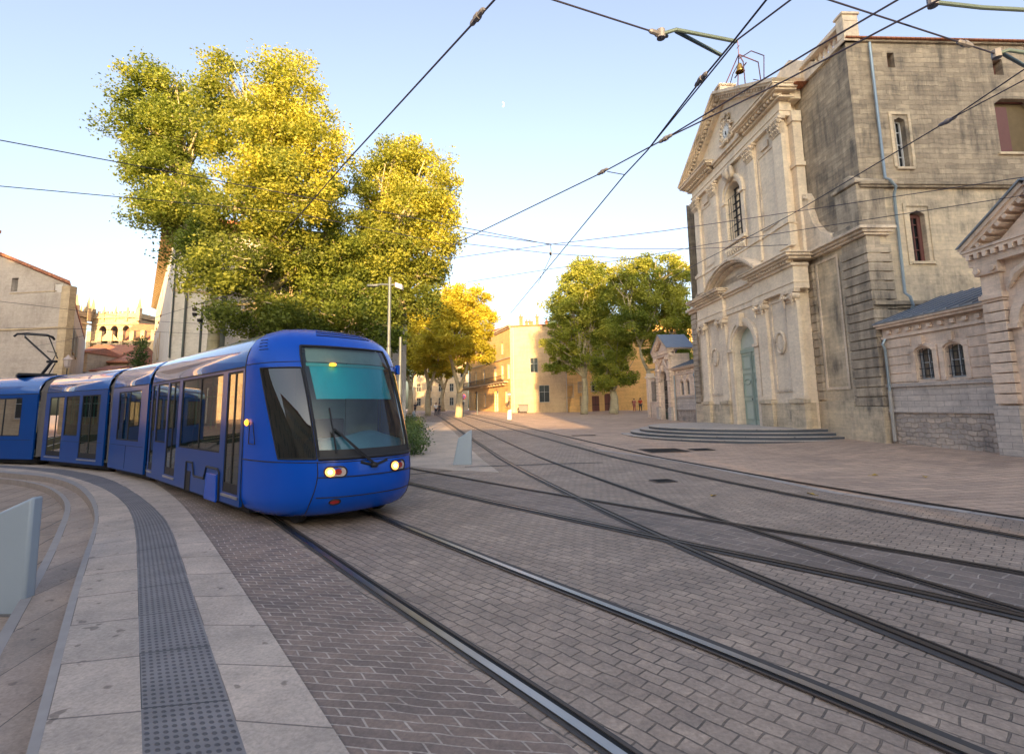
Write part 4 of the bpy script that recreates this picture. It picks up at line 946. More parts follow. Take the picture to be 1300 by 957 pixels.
# steps
steps = thing('church_steps', 'broad half-round stone steps rising to the green church door', 'steps', CP, CA)
base = .06
for k in range(4):
    r = 7.05-.52*k; z0, z1 = base+.14*k, base+.14*(k+1)
    P_ = [(5+r*math.cos(a), r*math.sin(a)*1.0) for a in [math.pi*j/48 for j in range(49)]]; P_ = [(x, y-.0) for x, y in P_]+[(5-r, -.8), (5+r, -.8)]
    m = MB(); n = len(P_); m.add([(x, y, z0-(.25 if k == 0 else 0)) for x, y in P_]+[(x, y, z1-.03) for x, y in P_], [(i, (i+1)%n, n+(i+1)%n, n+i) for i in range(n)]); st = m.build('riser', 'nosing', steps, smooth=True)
    P2_ = [(5+(r+.03)*math.cos(a), (r+.03)*math.sin(a)) for a in [math.pi*j/48 for j in range(49)]]+[(5-r, -.8), (5+r, -.8)]
    m = MB(); m.add([(x, y, z1-.03) for x, y in P2_]+[(x, y, z1) for x, y in P2_], [tuple(range(n, 2*n)), tuple(range(n))[::-1]]+[(i, (i+1)%n, n+(i+1)%n, n+i) for i in range(n)]); m.build('tread', 'stepstone', steps)

# ================================================================== GATES AND LOW WINGS beside the church (same design both sides)
def gate_side(label_w, label_g, t0, sg, full=True):
    """sg=-1 towards the camera, +1 away; u runs from the church outwards"""
    o = CP + Vector((-.05*t0, t0, 0))
    L = 4.45; H_ = 4.62
    w = thing('low_wing', label_w, 'low building', CP+Vector((math.cos(CA), math.sin(CA), 0))*t0, CA)
    f0 = -.95
    X = (lambda u: sg*u)
    fr = lambda u, c, v: Vector((X(u), f0+c, v))
    hol = [arch(1.79, .72, 2.56, 3.50, 8, .5), arch(2.96, .72, 2.56, 3.50, 8, .5)]
    m = MB(); m.panel(rect(0, L, 2.42, H_), hol, .3, fr)
    for u, v, w_ in ():
        pass
    m.panel(rect(0, .01, 0, H_), [], .3, lambda u, c, v: Vector((X(0), f0-u*100*2.5, v))); m.build('wall', 'gatestone', w)
    m = MB()
    z = 2.50
    while z < 4.1:
        for a, b in ((.12, 1.28), (3.42, L-.02)): m.box(min(X(a),X(b)), max(X(a),X(b)), f0-.05, f0+.035, z+.015, z+.315)
        z += .33
    for uc in (1.79, 2.96):
        for s2 in (-1, 1): x = uc+s2*.46; m.box(min(X(x-.09),X(x+.09)), max(X(x-.09),X(x+.09)), f0-.05, f0+.06, 2.5, 3.75)
        m.prism([(X(u), v) for u, v in arcband(uc, 3.52, .37, .56, .2, math.pi-.2, 10, .62)], f0-.05, f0+.08, cf); m.box(min(X(uc-.09),X(uc+.09)), max(X(uc-.09),X(uc+.09)), f0-.02, f0+.13, 3.8, 4.12)
    m.build('rustication', 'gatestone', w, bevel=.012)
    m = MB(); m.panel(rect(0, L, 1.5, 2.34), [], .3, lambda u, c, v: fr(u, c+.02, v)); m.box(min(X(0),X(L)), max(X(0),X(L)), f0-.05, f0+.10, 2.34, 2.46); m.box(min(X(0),X(L)), max(X(0),X(L)), f0-.05, f0+.09, 1.38, 1.50); m.build('grey_band', 'greystone', w)
    m = MB(); m.panel(rect(0, L, -.2, 1.38), [], .3, lambda u, c, v: fr(u, c+.03, v)); m.build('plinth', 'rubble', w)
    m = MB(); m.box(min(X(-.05),X(L)), max(X(-.05),X(L)), f0-.05, f0+.07, 4.20, 4.30); m.box(min(X(-.08),X(L)), max(X(-.08),X(L)), f0-.05, f0+.20, 4.62, 4.72); m.box(min(X(-.1),X(L)), max(X(-.1),X(L)), f0-.05, f0+.27, 4.72, 4.80)
    k = .3
    while k < L-.1: m.box(min(X(k),X(k+.16)), max(X(k),X(k+.16)), f0-.05, f0+.10, 4.38, 4.52); k += .45
    m.build('cornice', 'gatestone', w, bevel=.01)
    for uc in (1.79, 2.96):
        g = MB(); g.panel(arch(uc, .70, 2.57, 3.50, 8, .5), [], .02, lambda u, c, v: fr(u, c-.22, v)); wn = g.build('window', 'windark', w)
        m = MB()
        for a, b, c_, d_ in ((-.35,-.31,2.57,3.54),(.31,.35,2.57,3.54),(-.02,.02,2.57,3.68),(-.31,.31,2.57,2.62),(-.31,.31,3.15,3.18)): m.box(min(X(uc+a),X(uc+b)), max(X(uc+a),X(uc+b)), f0-.22, f0-.17, c_, d_)
        m.build('frame', 'winframe', wn)
        m = MB()
        for a in (-.26,-.13,.13,.26): m.tube([(X(uc+a), f0-.08, 2.62), (X(uc+a), f0-.08, 3.7)], .012, 5)
        for zz in (2.7, 2.95, 3.45): m.tube([(X(uc-.36), f0-.08, zz), (X(uc+.36), f0-.08, zz)], .01, 5)
        m.build('bars', 'iron', wn)
    m = MB(); m.add([fr(-.12, .30, 4.80), fr(L, .30, 4.80), fr(L, -2.6, 5.9), fr(-.12, -2.6, 5.9), fr(-.12, .30, 4.84), fr(L, .30, 4.84), fr(L, -2.6, 5.94), fr(-.12, -2.6, 5.94)], [(0,1,2,3),(4,5,6,7),(0,1,5,4),(0,3,7,4),(1,2,6,5)]); rf = m.build('roof', 'slate', w)
    m = MB(); k = .05
    while k < L: a = fr(k, .30, 4.85); b = fr(k, -2.6, 5.95); m.tube([a, b], .03, 5); k += .45
    m.build('roof_seam', 'slatedark', rf)
    m = MB(); m.tube([fr(.22, .10, 4.2), fr(.2, .2, 4.0), fr(.2, .12, 3.8), fr(.2, .12, 2.2)], .05, 8); pp = m.build('down_pipe', 'pipe', w, smooth=True)
    m = MB(); m.tube([fr(.2, .12, 2.2), fr(.2, .12, .3)], .065, 8); m.build('cast_foot', 'pipecast', pp)
    m = MB(); m.tube([fr(L-.1, .12, 4.2), fr(L-.1, .12, 2.4)], .05, 8); pp = m.build('down_pipe', 'pipe', w, smooth=True)
    m = MB(); m.tube([fr(L-.1, .12, 2.4), fr(L-.1, .12, .2)], .065, 8); m.build('cast_foot', 'pipecast', pp)
    # gate portal
    g = thing('gate_portal', label_g, 'gateway', CP+Vector((math.cos(CA), math.sin(CA), 0))*(t0+sg*L), CA)
    g.scale = (1, 1, .95); f1 = -.66; GW = 3.7; uc = GW/2
    fr = lambda u, c, v: Vector((X(u), f1+c, v))
    def bx(m, a, b, c0, c1, z0, z1): m.box(min(X(a),X(b)), max(X(a),X(b)), f1+c0, f1+c1, z0, z1)
    m = MB(); m.panel(rect(0, GW, 0, 6.4), [arch(uc, 1.7, -.01, 4.2)], .5, fr)
    m.prism([(X(u), v) for u, v in [(.0, 6.3), (GW, 6.3), (uc, 7.75)]], f1-.45, f1, cf)
    bx(m, 0, .01, -1.6, 0, 0, 6.4); bx(m, GW-.01, GW, -1.6, 0, 0, 6.4)
    m.build('wall', 'gatestone', g)
    m = MB(); m.panel(rect(0, GW, 0, 6.4), [arch(uc, 1.9, -.01, 4.3)], .3, lambda u, c, v: fr(u, c-1.6, v)); m.build('rear_wall', 'gatestone', g)
    for a in (.08, GW-.72):
        m = MB(); z = 1.75
        while z < 5.0: bx(m, a, a+.64, -.05, .16, z+.015, z+.30); z += .32
        bx(m, a-.04, a+.68, -.05, .22, 5.05, 5.2); bx(m, a+.03, a+.61, -.05, .14, 5.2, 5.85); bx(m, a-.05, a+.69, -.05, .25, 5.85, 6.2)
        for s2 in (0, 1): m.tube([(X(a+.08+.48*s2), f1+.1, 6.0), (X(a+.08+.48*s2), f1+.32, 6.0)], .1, 10)
        m.build('pilaster', 'gatestone', g, bevel=.015)
    for a in (.02, GW-.76): m = MB(); bx(m, a, a+.74, -.05, .2, -.1, 1.7); m.build('pilaster_base', 'greystone', g, bevel=.02)
    m = MB(); bx(m, -.1, GW+.1, -.3, .24, 6.2, 6.42); bx(m, -.16, GW+.16, -.3, .34, 6.58, 6.68); bx(m, -.2, GW+.2, -.3, .38, 6.68, 6.76)
    k = -.05
    while k < GW: bx(m, k, k+.12, -.1, .36, 6.42, 6.58); k += .26
    for e, s2 in (((-.2, 6.76), 1), ((GW+.2, 6.76), -1)):
        du = Vector((uc-e[0], 8.15-e[1])).normalized(); n_ = Vector((-du.y, du.x))*s2; Ln = (Vector((uc, 8.15))-Vector(e)).length
        q = lambda s_, h: (X(e[0]+du.x*s_+n_.x*h), e[1]+du.y*s_+n_.y*h)
        m.prism([q(0,0), q(Ln,0), q(Ln,.12), q(-.05,.12)], f1-1.8, f1+.36, cf); m.prism([q(.2,-.12), q(Ln,-.12), q(Ln,0), q(.1,0)], f1-1.7, f1+.3, cf)
        s_ = .4
        while s_ < Ln-.1: m.prism([q(s_,-.26), q(s_+.12,-.26), q(s_+.12,-.12), q(s_,-.12)], f1-.2, f1+.28, cf); s_ += .27
    m.build('pediment', 'gatestone', g)
    m = MB()
    for e, s2 in (((-.24, 6.88), 1), ((GW+.24, 6.88), -1)):
        du = Vector((uc-e[0], 8.3-e[1])).normalized(); n_ = Vector((-du.y, du.x))*s2; Ln = (Vector((uc, 8.3))-Vector(e)).length
        q = lambda s_, h: (X(e[0]+du.x*s_+n_.x*h), e[1]+du.y*s_+n_.y*h)
        m.prism([q(0,0), q(Ln,0), q(Ln,.05), q(-.05,.05)], f1-2.0, f1+.42, cf)
    m.build('roof', 'slate', g)
    m = MB(); m.prism([(X(u), v) for u, v in arcband(uc, 4.2, .86, 1.12, 0, math.pi)], f1-.2, f1+.08, cf); bx(m, uc-.13, uc+.13, -.1, .25, 4.95, 5.5)
    for s2 in (-1, 1): bx(m, uc+s2*1.0-.15, uc+s2*1.0+.15, -.2, .14, 4.05, 4.2)
    for s2 in (-1, 1): m.tube([(X(uc+s2*.3), f1+.05, 6.0), (X(uc+s2*.7), f1+.14, 5.7), (X(uc+s2*1.0), f1+.08, 5.3)], [.1, .12, .05], 7)
    m.build('arch_moulding', 'gatestone', g, smooth=True)
    m = MB()
    for k in range(9): x = uc-.8+.2*k; m.tube([(X(x), f1-.3, .05), (X(x), f1-.3, 4.2+math.sqrt(max(0, .72-(x-uc)**2)))], .018, 5)
    for zz in (.1, 1.2, 1.3, 2.9, 4.2): m.tube([(X(uc-.85), f1-.3, zz), (X(uc+.85), f1-.3, zz)], .022, 5)
    for k in range(4):
        x = uc-.6+.4*k
        for zz in (1.7, 2.2, 3.4): m.tube([(X(x+.15*math.cos(a)), f1-.3, zz+.2*math.sin(a)) for a in [2*math.pi*j/10 for j in range(11)]], .014, 4)
    ig = m.build('iron_gate', 'iron', g)
    m = MB(); bx(m, uc-.84, uc+.84, -.32, -.29, .05, 1.2); m.build('gate_sheet', plain('dark_green_sheet', (.02,.06,.045), .5), ig)
    return w, g
gate_side('low stone wing with two barred windows and zinc roof, right of the church corner', 'stone gate portal with carved pediment at the right edge of the picture', WT0-.15+.0, -1)
gate_side('low stone wing with two small windows, left of the church front', 'small stone gate portal with iron gate and slate roof, left of the church', WT1+.15, 1)
# short wall and railing left of the far portal
o = CP+Vector((math.cos(CA), math.sin(CA), 0))*(WT1+.15+4.45+3.7)
t = thing('churchyard_wall', 'low stone wall with pillar and railing, left of the small gate portal', 'wall', o, CA)
m = MB(); m.box(0, 3.6, -1.5, -1.15, -.2, 2.0); m.box(-.02, 3.6, -1.55, -1.1, 2.0, 2.12); m.box(3.6, 4.2, -1.65, -1.0, -.2, 4.4); m.build('wall', 'gatestone', t, bevel=.02)
m = MB(); m.box(3.5, 4.3, -1.75, -.9, 4.4, 4.6); m.box(3.6, 4.2, -1.65, -1., 4.6, 4.9); m.build('pillar_cap', 'trim', t, bevel=.03)
m = MB()
for k in range(18): m.tube([(.15+.2*k, -1.32, 2.1), (.15+.2*k, -1.32, 4.1)], .015, 5)
m.tube([(0,-1.32,3.9),(3.6,-1.32,3.9)], .02, 5); m.tube([(0,-1.32,2.3),(3.6,-1.32,2.3)], .02, 5); m.build('railing', 'iron', t)
#PART3
# ================================================================== HOUSES
def facade(parent, p0, p1, z0, z1, mat, ops, wall='wall', depth=.22, shut=None, frame_mat='winframe', glass='windark'):
    """upright wall from p0 to p1 (outside is on the right hand when walking p0->p1); ops = (u0,u1,v0,v1,kind)"""
    p0 = Vector((*p0[:2], 0)); p1 = Vector((*p1[:2], 0)); d = (p1-p0).normalized(); L = (p1-p0).length; n = Vector((d.y, -d.x, 0))
    fr = lambda u, c, v: p0+d*u+n*c+Vector((0,0,v)) - parent.location
    m = MB(); hol = []
    for o in ops:
        u0, u1, v0, v1, k = o[:5]; hol.append(arch((u0+u1)/2, u1-u0, v0, v1, 8, .6) if 'a' in k else rect(u0, u1, v0, v1))
    m.panel(rect(0, L, z0, z1), hol, depth, fr); w = m.build(wall, mat, parent)
    for o, h in zip(ops, hol):
        u0, u1, v0, v1, k = o[:5]; kind = k.replace('a', '')
        if kind == 'd':
            g = MB(); g.panel(h, [], .02, lambda a, c, v: fr(a, c-depth+.03, v)); dd = g.build('door', 'brownframe' if len(o) < 6 else o[5], parent)
            g = MB(); g.box((u0+u1)/2-.02, (u0+u1)/2+.02, -depth+.03, -depth+.07, v0, v1, fr)
            for zz in (v0+(v1-v0)*.45,): g.box(u0, u1, -depth+.03, -depth+.06, zz-.04, zz+.04, fr)
            g.build('door_rail', 'seam', dd); continue
        if kind == 'o': 
            g = MB(); g.panel(h, [], .02, lambda a, c, v: fr(a, c-depth+.02, v)); g.build('doorway', 'seam', parent); continue
        g = MB(); g.panel(h, [], .02, lambda a, c, v: fr(a, c-depth+.02, v)); wn = g.build('window', glass, parent)
        g = MB(); t = .05
        for r in ((u0, u0+t, v0, v1), (u1-t, u1, v0, v1), ((u0+u1)/2-t/2, (u0+u1)/2+t/2, v0, v1), (u0, u1, v0, v0+t), (u0, u1, v1-t, v1), (u0, u1, v0+(v1-v0)*.6, v0+(v1-v0)*.6+.04)): g.box(r[0], r[1], -depth+.02, -depth+.07, r[2], r[3], fr)
        g.build('frame', frame_mat, wn)
        g = MB(); g.box(u0-.12, u1+.12, -.05, .08, v0-.12, v0-.01, fr); g.box(u0-.12, u0, -.02, .03, v0, v1+.12, fr); g.box(u1, u1+.12, -.02, .03, v0, v1+.12, fr); g.box(u0, u1, -.02, .03, v1 if 'a' not in k else v1+(u1-u0)*.3, v1+.12+(0 if 'a' not in k else (u1-u0)*.3), fr); g.build('surround', 'citystone', wn)
        if 's' in k or kind == 'w' and shut:
            g = MB(); wd = (u1-u0)/2
            for a, b in ((u0-wd-.02, u0-.03), (u1+.03, u1+wd+.02)):
                g.box(a, b, .035, .07, v0, v1, fr)
                zz = v0+.08
                while zz < v1-.05: g.box(a+.04, b-.04, .07, .085, zz, zz+.035, fr); zz += .09
            g.build('shutter', shut or 'shutter', wn)
        if 'b' in k or 'closed' in k:
            pass
    return fr, L
def gable_roof(parent, corners, z, rise, over=.5, mat='tile', ridge_dir=0):
    c = [Vector((*p[:2], z))-parent.location for p in corners]; ce = sum(c, Vector())/4
    c = [ce+(p-ce)*(1+over/max(1, (p-ce).length)) for p in c]
    if ridge_dir == 0: r0, r1 = (c[0]+c[3])/2, (c[1]+c[2])/2
    else: r0, r1 = (c[0]+c[1])/2, (c[3]+c[2])/2
    up = Vector((0,0,rise)); m = MB(); dn = Vector((0,0,-.15))
    if ridge_dir == 0: m.add([*c, r0+up, r1+up]+[p+dn for p in c], [(0,1,5,4),(3,4,5,2),(0,4,3),(1,2,5),(6,7,8,9),(0,6,7,1),(1,7,8,2),(2,8,9,3),(3,9,6,0)])
    else: m.add([*c, r0+up, r1+up]+[p+dn for p in c], [(0,4,5,3),(1,2,5,4),(0,1,4),(3,5,2),(6,7,8,9),(0,6,7,1),(1,7,8,2),(2,8,9,3),(3,9,6,0)])
    return m.build('roof', mat, parent)
def chimney(roof, p, w, h, loc, mat='tile'):
    p = Vector(p)-loc; m = MB(); m.box(p.x-w, p.x+w, p.y-.3, p.y+.3, p.z, p.z+h); m.box(p.x-w-.06, p.x+w+.06, p.y-.36, p.y+.36, p.z+h, p.z+h+.1)
    for k in range(max(1, int(w*2/.4))): m.tube([(p.x-w+.2+.4*k, p.y, p.z+h+.1), (p.x-w+.2+.4*k, p.y, p.z+h+.55)], .1, 8)
    return m.build('chimney', mat, roof)
def sides(parent, quad, z0, z1, mat):
    m = MB(); q = [Vector((*p[:2], 0))-Vector((*parent.location[:2], 0)) for p in quad]; q = [Vector((p.x, p.y, -parent.location.z)) for p in q]
    m.add([p+Vector((0,0,z0)) for p in q]+[p+Vector((0,0,z1)) for p in q], [(i, i+1, 5+i-0, 4+i) for i in range(3)]); return m.build('side_wall', mat, parent)
# --- corner house at the far side of the square
c0 = Vector((-.3, 79)); c1 = Vector((17.5, 75.5)); cl = Vector((-9.0, 104)); zc = .9
hz = thing('corner_house', 'three storey corner house with iron balcony and chimney pots at the avenue mouth', 'house', (c0.x, c0.y, zc))
H3 = D(690, 410, 79).z
ops = []
def U(px, wallp0, wallp1):                       # distance along a wall where a sight line meets it
    p0 = Vector(wallp0); d = (Vector(wallp1)-p0).normalized(); r = ray(px, 480); n = Vector((-d.y, d.x)); t = p0.dot(n)/(r[0]*n.x+r[1]*n.y); return (Vector((r[0]*t, r[1]*t))-p0).dot(d)
def Zat(py, px, Y): return D(px, py, Y).z
WL0, WL1 = cl, c0                                # left (avenue) facade, outside on the right hand
def uw(px): return U(px, WL0, WL1)
LL = (c0-cl).length
for px in (597, 604, 614.5, 629, 638, 646): ops.append((uw(px)-.55, uw(px)+.55, 6.3, 8.7, 'w'))
for px in (610, 623, 638): ops.append((uw(px)-.4, uw(px)+.4, 10.5, 12.2, 'wa'))
ops += [(uw(597)-.5, uw(597)+.5, zc+1.2, 4.4, 'wa'), (uw(604.5)-1.1, uw(604.5)+1.1, zc, 4.4, 'oa'), (uw(615.5)-.6, uw(615.5)+.6, zc+.9, 4.3, 'w'), (uw(630)-1.1, uw(630)+1.1, zc, 4.2, 'wa'), (uw(643)-.6, uw(643)+.6, zc+1., 4.4, 'w')]
ops.sort()
frL, _ = facade(hz, WL0, WL1, -.5, H3-.4, 'ochre', ops)  # avenue side carries the sun's gold in its wall colour
m = MB(); u0, u1 = uw(588), LL-1.2
m.box(u0, u1, 0, .75, 5.75, 5.92, frL)
k = u0
while k < u1: m.box(k, k+.2, 0, .6, 5.4, 5.75, frL); k += 1.6
bb = m.build('balcony', 'citystone', hz)
m = MB(); k = u0
while k < u1: a = frL(k, .72, 5.92); b = frL(k, .72, 6.85); m.tube([a, b], .02, 4); k += .3
m.tube([frL(u0, .72, 6.87), frL(u1, .72, 6.87)], .05, 5); m.tube([frL(u0, .72, 6.05), frL(u1, .72, 6.05)], .03, 5); m.build('railing', 'iron', bb)
m = MB(); m.box(0, LL+.2, 0, .14, 9.55, 9.8, frL); m.box(0, LL+.35, 0, .35, H3-.5, H3-.2, frL); m.box(0, LL+.25, 0, .2, H3-.75, H3-.5, frL)
for v in [1.2+.5*k for k in range(9)]: m.box(0, LL, 0, .03, v, v+.02, frL)
m.build('cornice', 'citystone', hz)
def ur(px): return U(px, c0, c1)
opr = [(ur(678)-.62, ur(678)+.62, 7.1, 9.4, 'w'), (ur(690.5)-.8, ur(690.5)+.8, 2.5, 5.1, 'w')]
LR = (c1-c0).length
facade(hz, c0, c1, -.5, H3-.4, 'cornerplaster', opr, frame_mat='winframe')
d_ = (c1-c0).normalized(); frR = lambda u, c, v: Vector((c0.x, c0.y, 0))+Vector((d_.x, d_.y, 0))*u+Vector((d_.y, -d_.x, 0))*c+Vector((0,0,v))-hz.location
m = MB(); m.box(0, .35, 0, .06, .0, H3-.5, frR); m.box(0, ur(722), 0, .25, H3-.55, H3-.4, frR)
for px in (672, 682, 691, 702): m.box(ur(px)-.07, ur(px)+.07, .0, .08, 11.2, 14.2, frR)
m.build('pilaster', 'citystone', hz)
m = MB(); m.tube([frR(.5, .1, H3-.6), frR(.5, .1, .3)], .07, 6); m.tube([frR(ur(719), .1, 11), frR(ur(719), .1, .3)], .07, 6); m.build('down_pipe', 'pipecast', hz)
qc = [c0, c1, c1+Vector((5, 22)), cl+Vector((3,6))]
rf = gable_roof(hz, [c0, c0+Vector((15.5,-3)), c0+Vector((17,14)), cl], H3-.4, 1.0, .4)
for px, w in ((661.5, .3), (668.5, .25), (674, .35), (682, .25), (694, .2)): p = D(px, 412, 82); chimney(rf, (p.x, 82, H3-.2), w, 1.7 if px < 663 or px == 682 else .9, hz.location)
# --- long low house continuing to the right, behind the small tree
e0 = c1; e1 = Vector((17.5+9, 73.5)); h2 = thing('long_house', 'beige two storey house with plain windows behind the small plane tree', 'house', (e0.x-1.5, e0.y+.3, zc))
ops = []
w0 = c0+d_*ur(719.5)+Vector((.01,-.03)); w1 = c0+d_*ur(719.5)+(Vector((25.5, 72.6))-(c0+d_*ur(719.5)))
def u2(px): return U(px, w0, w1)
for px, a, b, k in ((738.5, 6.9, 9.4, 'w'), (755, 6.9, 9.4, 'w'), (774, 6.9, 9.2, 'w'), (790, 6.9, 9.2, 'w'), (738.5, 3.9, 5.4, 'w'), (755, 4., 5.4, 'w'), (772, 4., 5.4, 'w'), (739.5, .95, 3.3, 'd'), (755, .95, 3.3, 'd'), (771, .9, 3.6, 'd'), (722.6, 3.2, 5.0, 'w')): ops.append((u2(px)-.55, u2(px)+.55, a, b, k))
facade(h2, w0, w1, -.5, 11.6, 'ochre', ops)  # sunlit gold put into the colour of this unlit front
gable_roof(h2, [w0, w1, w1+Vector((1,10)), w0+Vector((1,10))], 11.6, 1.6, .5)
sides(h2, [w1, w1+Vector((1,10)), w0+Vector((1,10)), w0], -.5, 11.6, 'cornerplaster')
# --- house at the right with sunlit gold put into its wall colour, behind the two strollers
g0 = Vector((17.6, 90)); g1 = Vector((31, 86)); h3_ = thing('ochre_house', 'house coloured gold as if sunlit, with brown shutters, behind the walkers in red', 'house', (g0.x, g0.y, 1.1))
u3 = lambda px: U(px, g0, g1)
ops = [(u3(px)-.6, u3(px)+.6, a, b, 'w') for px, a, b in ((805, 7.4, 9.3), (817, 7.4, 9.3), (805, 11.2, 13.1), (817, 11.2, 13.1), (830, 7.4, 9.3), (830, 11.2, 13.1), (817, 14.2, 15.6))]+[(u3(812), u3(820), 1.2, 4.0, 'd', 'shutter')]
facade(h3_, g0, g1, -.5, 16.5, 'ochre', ops, shut='brownshutter')
sides(h3_, [g1, g1+Vector((2,10)), g0+Vector((2,10)), g0], -.5, 16.5, 'ochre'); gable_roof(h3_, [g0, g1, g1+Vector((2,10)), g0+Vector((2,10))], 16.5, 1.8, .5)
# --- houses along the avenue, seen under the trees
def simple_house(nm, label, p0, p1, depth, h, mat, cols_, rows_, z0, group=None, shut=None, roofrise=1.8, ww=1.0, wh=1.9, off=1.2, roofmat='tile'):
    p0 = Vector(p0); p1 = Vector(p1); t = thing(nm, label, 'house', (p0.x, p0.y, z0), 0, group)
    L = (p1-p0).length; d = (p1-p0)/L; back = Vector((-d.y, d.x))*depth
    ops = []
    for r_ in range(rows_):
        for c in range(cols_):
            uc = L*(c+.5)/cols_; v = z0+off+r_*(h-off-.6)/rows_; ops.append((uc-ww/2, uc+ww/2, v, v+wh, 'w'))
    facade(t, p0, p1, z0-.8, z0+h, mat, ops, shut=shut)
    sides(t, [p1, p1+back, p0+back, p0], z0-.8, z0+h, mat)
    gable_roof(t, [p0, p1, p1+back, p0+back], z0+h, roofrise, .5, roofmat); return t
simple_house('avenue_house', 'tall pale house with tall windows far down the avenue behind the trees', (-24, 122), (-11, 124), 10, 12, 'citystone', 5, 3, 1.3)
simple_house('avenue_house', 'honey coloured low house glimpsed between the avenue trunks', (-30, 96), (-23, 104), 10, 7.5, 'ochre', 4, 2, 1.2)
simple_house('avenue_house', 'dim long house behind the trees left of the avenue, just above the tram roof', (-30, 64), (-22, 92), 9, 11, 'citystone', 8, 3, .8)
# --- big pale building behind the plane trees with deep timber eaves
b0 = Vector((-20.3, 29.5)); b1 = Vector((-8.5, 40.5)); ez = 12.9
bl = thing('pale_corner_building', 'tall pale grey building with deep timber eaves behind the big plane trees', 'building', (b0.x, b0.y, .2))
bw0 = b0; bw1 = Vector((-7.5, 35.5))
ub = lambda px: U(px, bw0, bw1)
ops = [(ub(px)-.55, ub(px)+.55, a, b, 'w') for px in (352, 377, 402) for a, b in ((9.3, 11.3), (5.6, 7.6))]
facade(bl, bw0, bw1, -.3, ez, 'paleplaster', ops)
bs0 = Vector((-38.4, 53.5)); 
opl = [(a-.5, a+.5, v, v+2, 'w') for a in (4, 8, 12, 16) for v in (2.5, 6.2, 9.8)]
facade(bl, bs0, bw0, -.3, ez, 'paleplaster', opl)
sides(bl, [bw1, bw1+Vector((-10,14)), bs0, bs0], -.3, ez, 'paleplaster')
m = MB(); c = [bs0, bw0, bw1, bw1+Vector((-10,14))]; ce = sum(c, Vector((0,0)))/4
oc = [p+(p-ce).normalized()*1.25 for p in c]; o_ = bl.location
m.add([Vector((p.x, p.y, ez+.35))-o_ for p in oc]+[Vector((p.x, p.y, ez-.02))-o_ for p in c], [(i, (i+1)%4, 4+(i+1)%4, 4+i) for i in range(4)]); m.build('eaves_soffit', 'soffit', bl)
m = MB(); m.add([Vector((p.x, p.y, ez+.36))-o_ for p in oc]+[Vector((p.x, p.y, ez+.55))-o_ for p in oc]+[Vector((ce.x, ce.y, ez+3.2))-o_], [(i, (i+1)%4, 4+(i+1)%4, 4+i) for i in range(4)]+[(4+i, 4+(i+1)%4, 8) for i in range(4)]); m.build('roof', 'tile', bl)
for i in range(4):
    a, b, ao, bo = c[i], c[(i+1)%4], oc[i], oc[(i+1)%4]; n_ = int((b-a).length/.8)
    for k in range(1, n_): p = a.lerp(b, k/n_); q_ = ao.lerp(bo, k/n_); m = MB(); m.tube([Vector((p.x, p.y, ez-.1))-o_, Vector((q_.x, q_.y, ez+.26))-o_], .07, 4); m.build('rafter', 'soffit', bl)
d2 = (bw1-bw0).normalized(); frB = lambda u, c, v: Vector((bw0.x, bw0.y, 0))+Vector((d2.x, d2.y, 0))*u+Vector((d2.y, -d2.x, 0))*c+Vector((0,0,v))-bl.location
m = MB(); m.tube([frB(.75, .1, ez), frB(.75, .1, 4.8), frB(.3, .12, 4.0), frB(.3, .1, .2)], .06, 6); m.box(2.6, 2.9, 0, .03, 3.8, ez-.2, frB); m.tube([frB(0.1, .08, 5), frB(.1, .08, ez)], .04, 5); m.build('down_pipe', 'darkpole', bl)
m = MB(); m.box(.9, 5.5, 0, .35, 3.9, 4.05, frB); m.box(0, 14, 0, .08, 9.0, 9.15, frB); m.tube([frB(.7, .3, 3.4), frB(1.2, .36, 3.97)], .04, 5); m.build('ledge', 'citystone', bl)
m = MB()
for u, v in ((.12, 3.7), (.55, 4.3)): m.lathe([(0,-.02),(.12,0),(.14,.05),(0,.12)], 10, frB(u, .1, v))
m.build('spotlight', 'darkpole', bl)
# --- grey gabled building at the left edge
l1 = D(78, 480, 31); l1 = Vector((l1.x, 31)); l0 = Vector((-58, 35.65))  # far end stretched out of view to dim tram window reflections
zr = D(75, 362, 31).z; zr0 = D(0, 333, 32).z
lb = thing('grey_gabled_building', 'plain grey plastered building with sloping roofline at the left edge behind the tram', 'building', (l1.x, l1.y, .2))
Lg = (l1-l0).length; dl = (l1-l0)/Lg; frG = lambda u, c, v: Vector((l0.x, l0.y, 0))+Vector((dl.x, dl.y, 0))*u+Vector((dl.y, -dl.x, 0))*c+Vector((0,0,v))-lb.location
us = U(0, l0, l1); slope = (zr-zr0)/(Lg-us); z_at = lambda u: zr0+slope*(u-us)
m = MB(); w_ = [rect(us+.05, us+.55, Zat(372, 0, 32), Zat(355, 0, 32)), rect(U(57, l0, l1), U(68, l0, l1), Zat(372, 60, 31.3), Zat(361, 60, 31.3))]
m.panel([(0, -.3), (Lg, -.3), (Lg, zr-.05), (0, z_at(0)-.05)], w_, .2, frG); m.build('wall', 'plaster', lb)
m = MB(); m.panel(w_[0], [], .02, lambda a, c, v: frG(a, c-.18, v)); wn = m.build('window', 'windark', lb); m = MB(); m.panel(w_[1], [], .02, lambda a, c, v: frG(a, c-.05, v)); m.build('blind_window', 'paleplaster', lb)
m = MB(); zz = Zat(418, 40, 31.3); m.box(0, Lg+.02, 0, .07, zz, zz+.1, frG); zz = Zat(371, 40, 31.3); m.box(us, Lg-1, 0, .03, zz, zz+.05, frG); m.build('string_course', 'citystone', lb)
l2 = Vector((l1.x-8.5, 55)); 
ll = (l2-l1).length; ops = []
l2 = Vector((-47.0, 55)); 
us_ = lambda px: U(px, l1, l2)
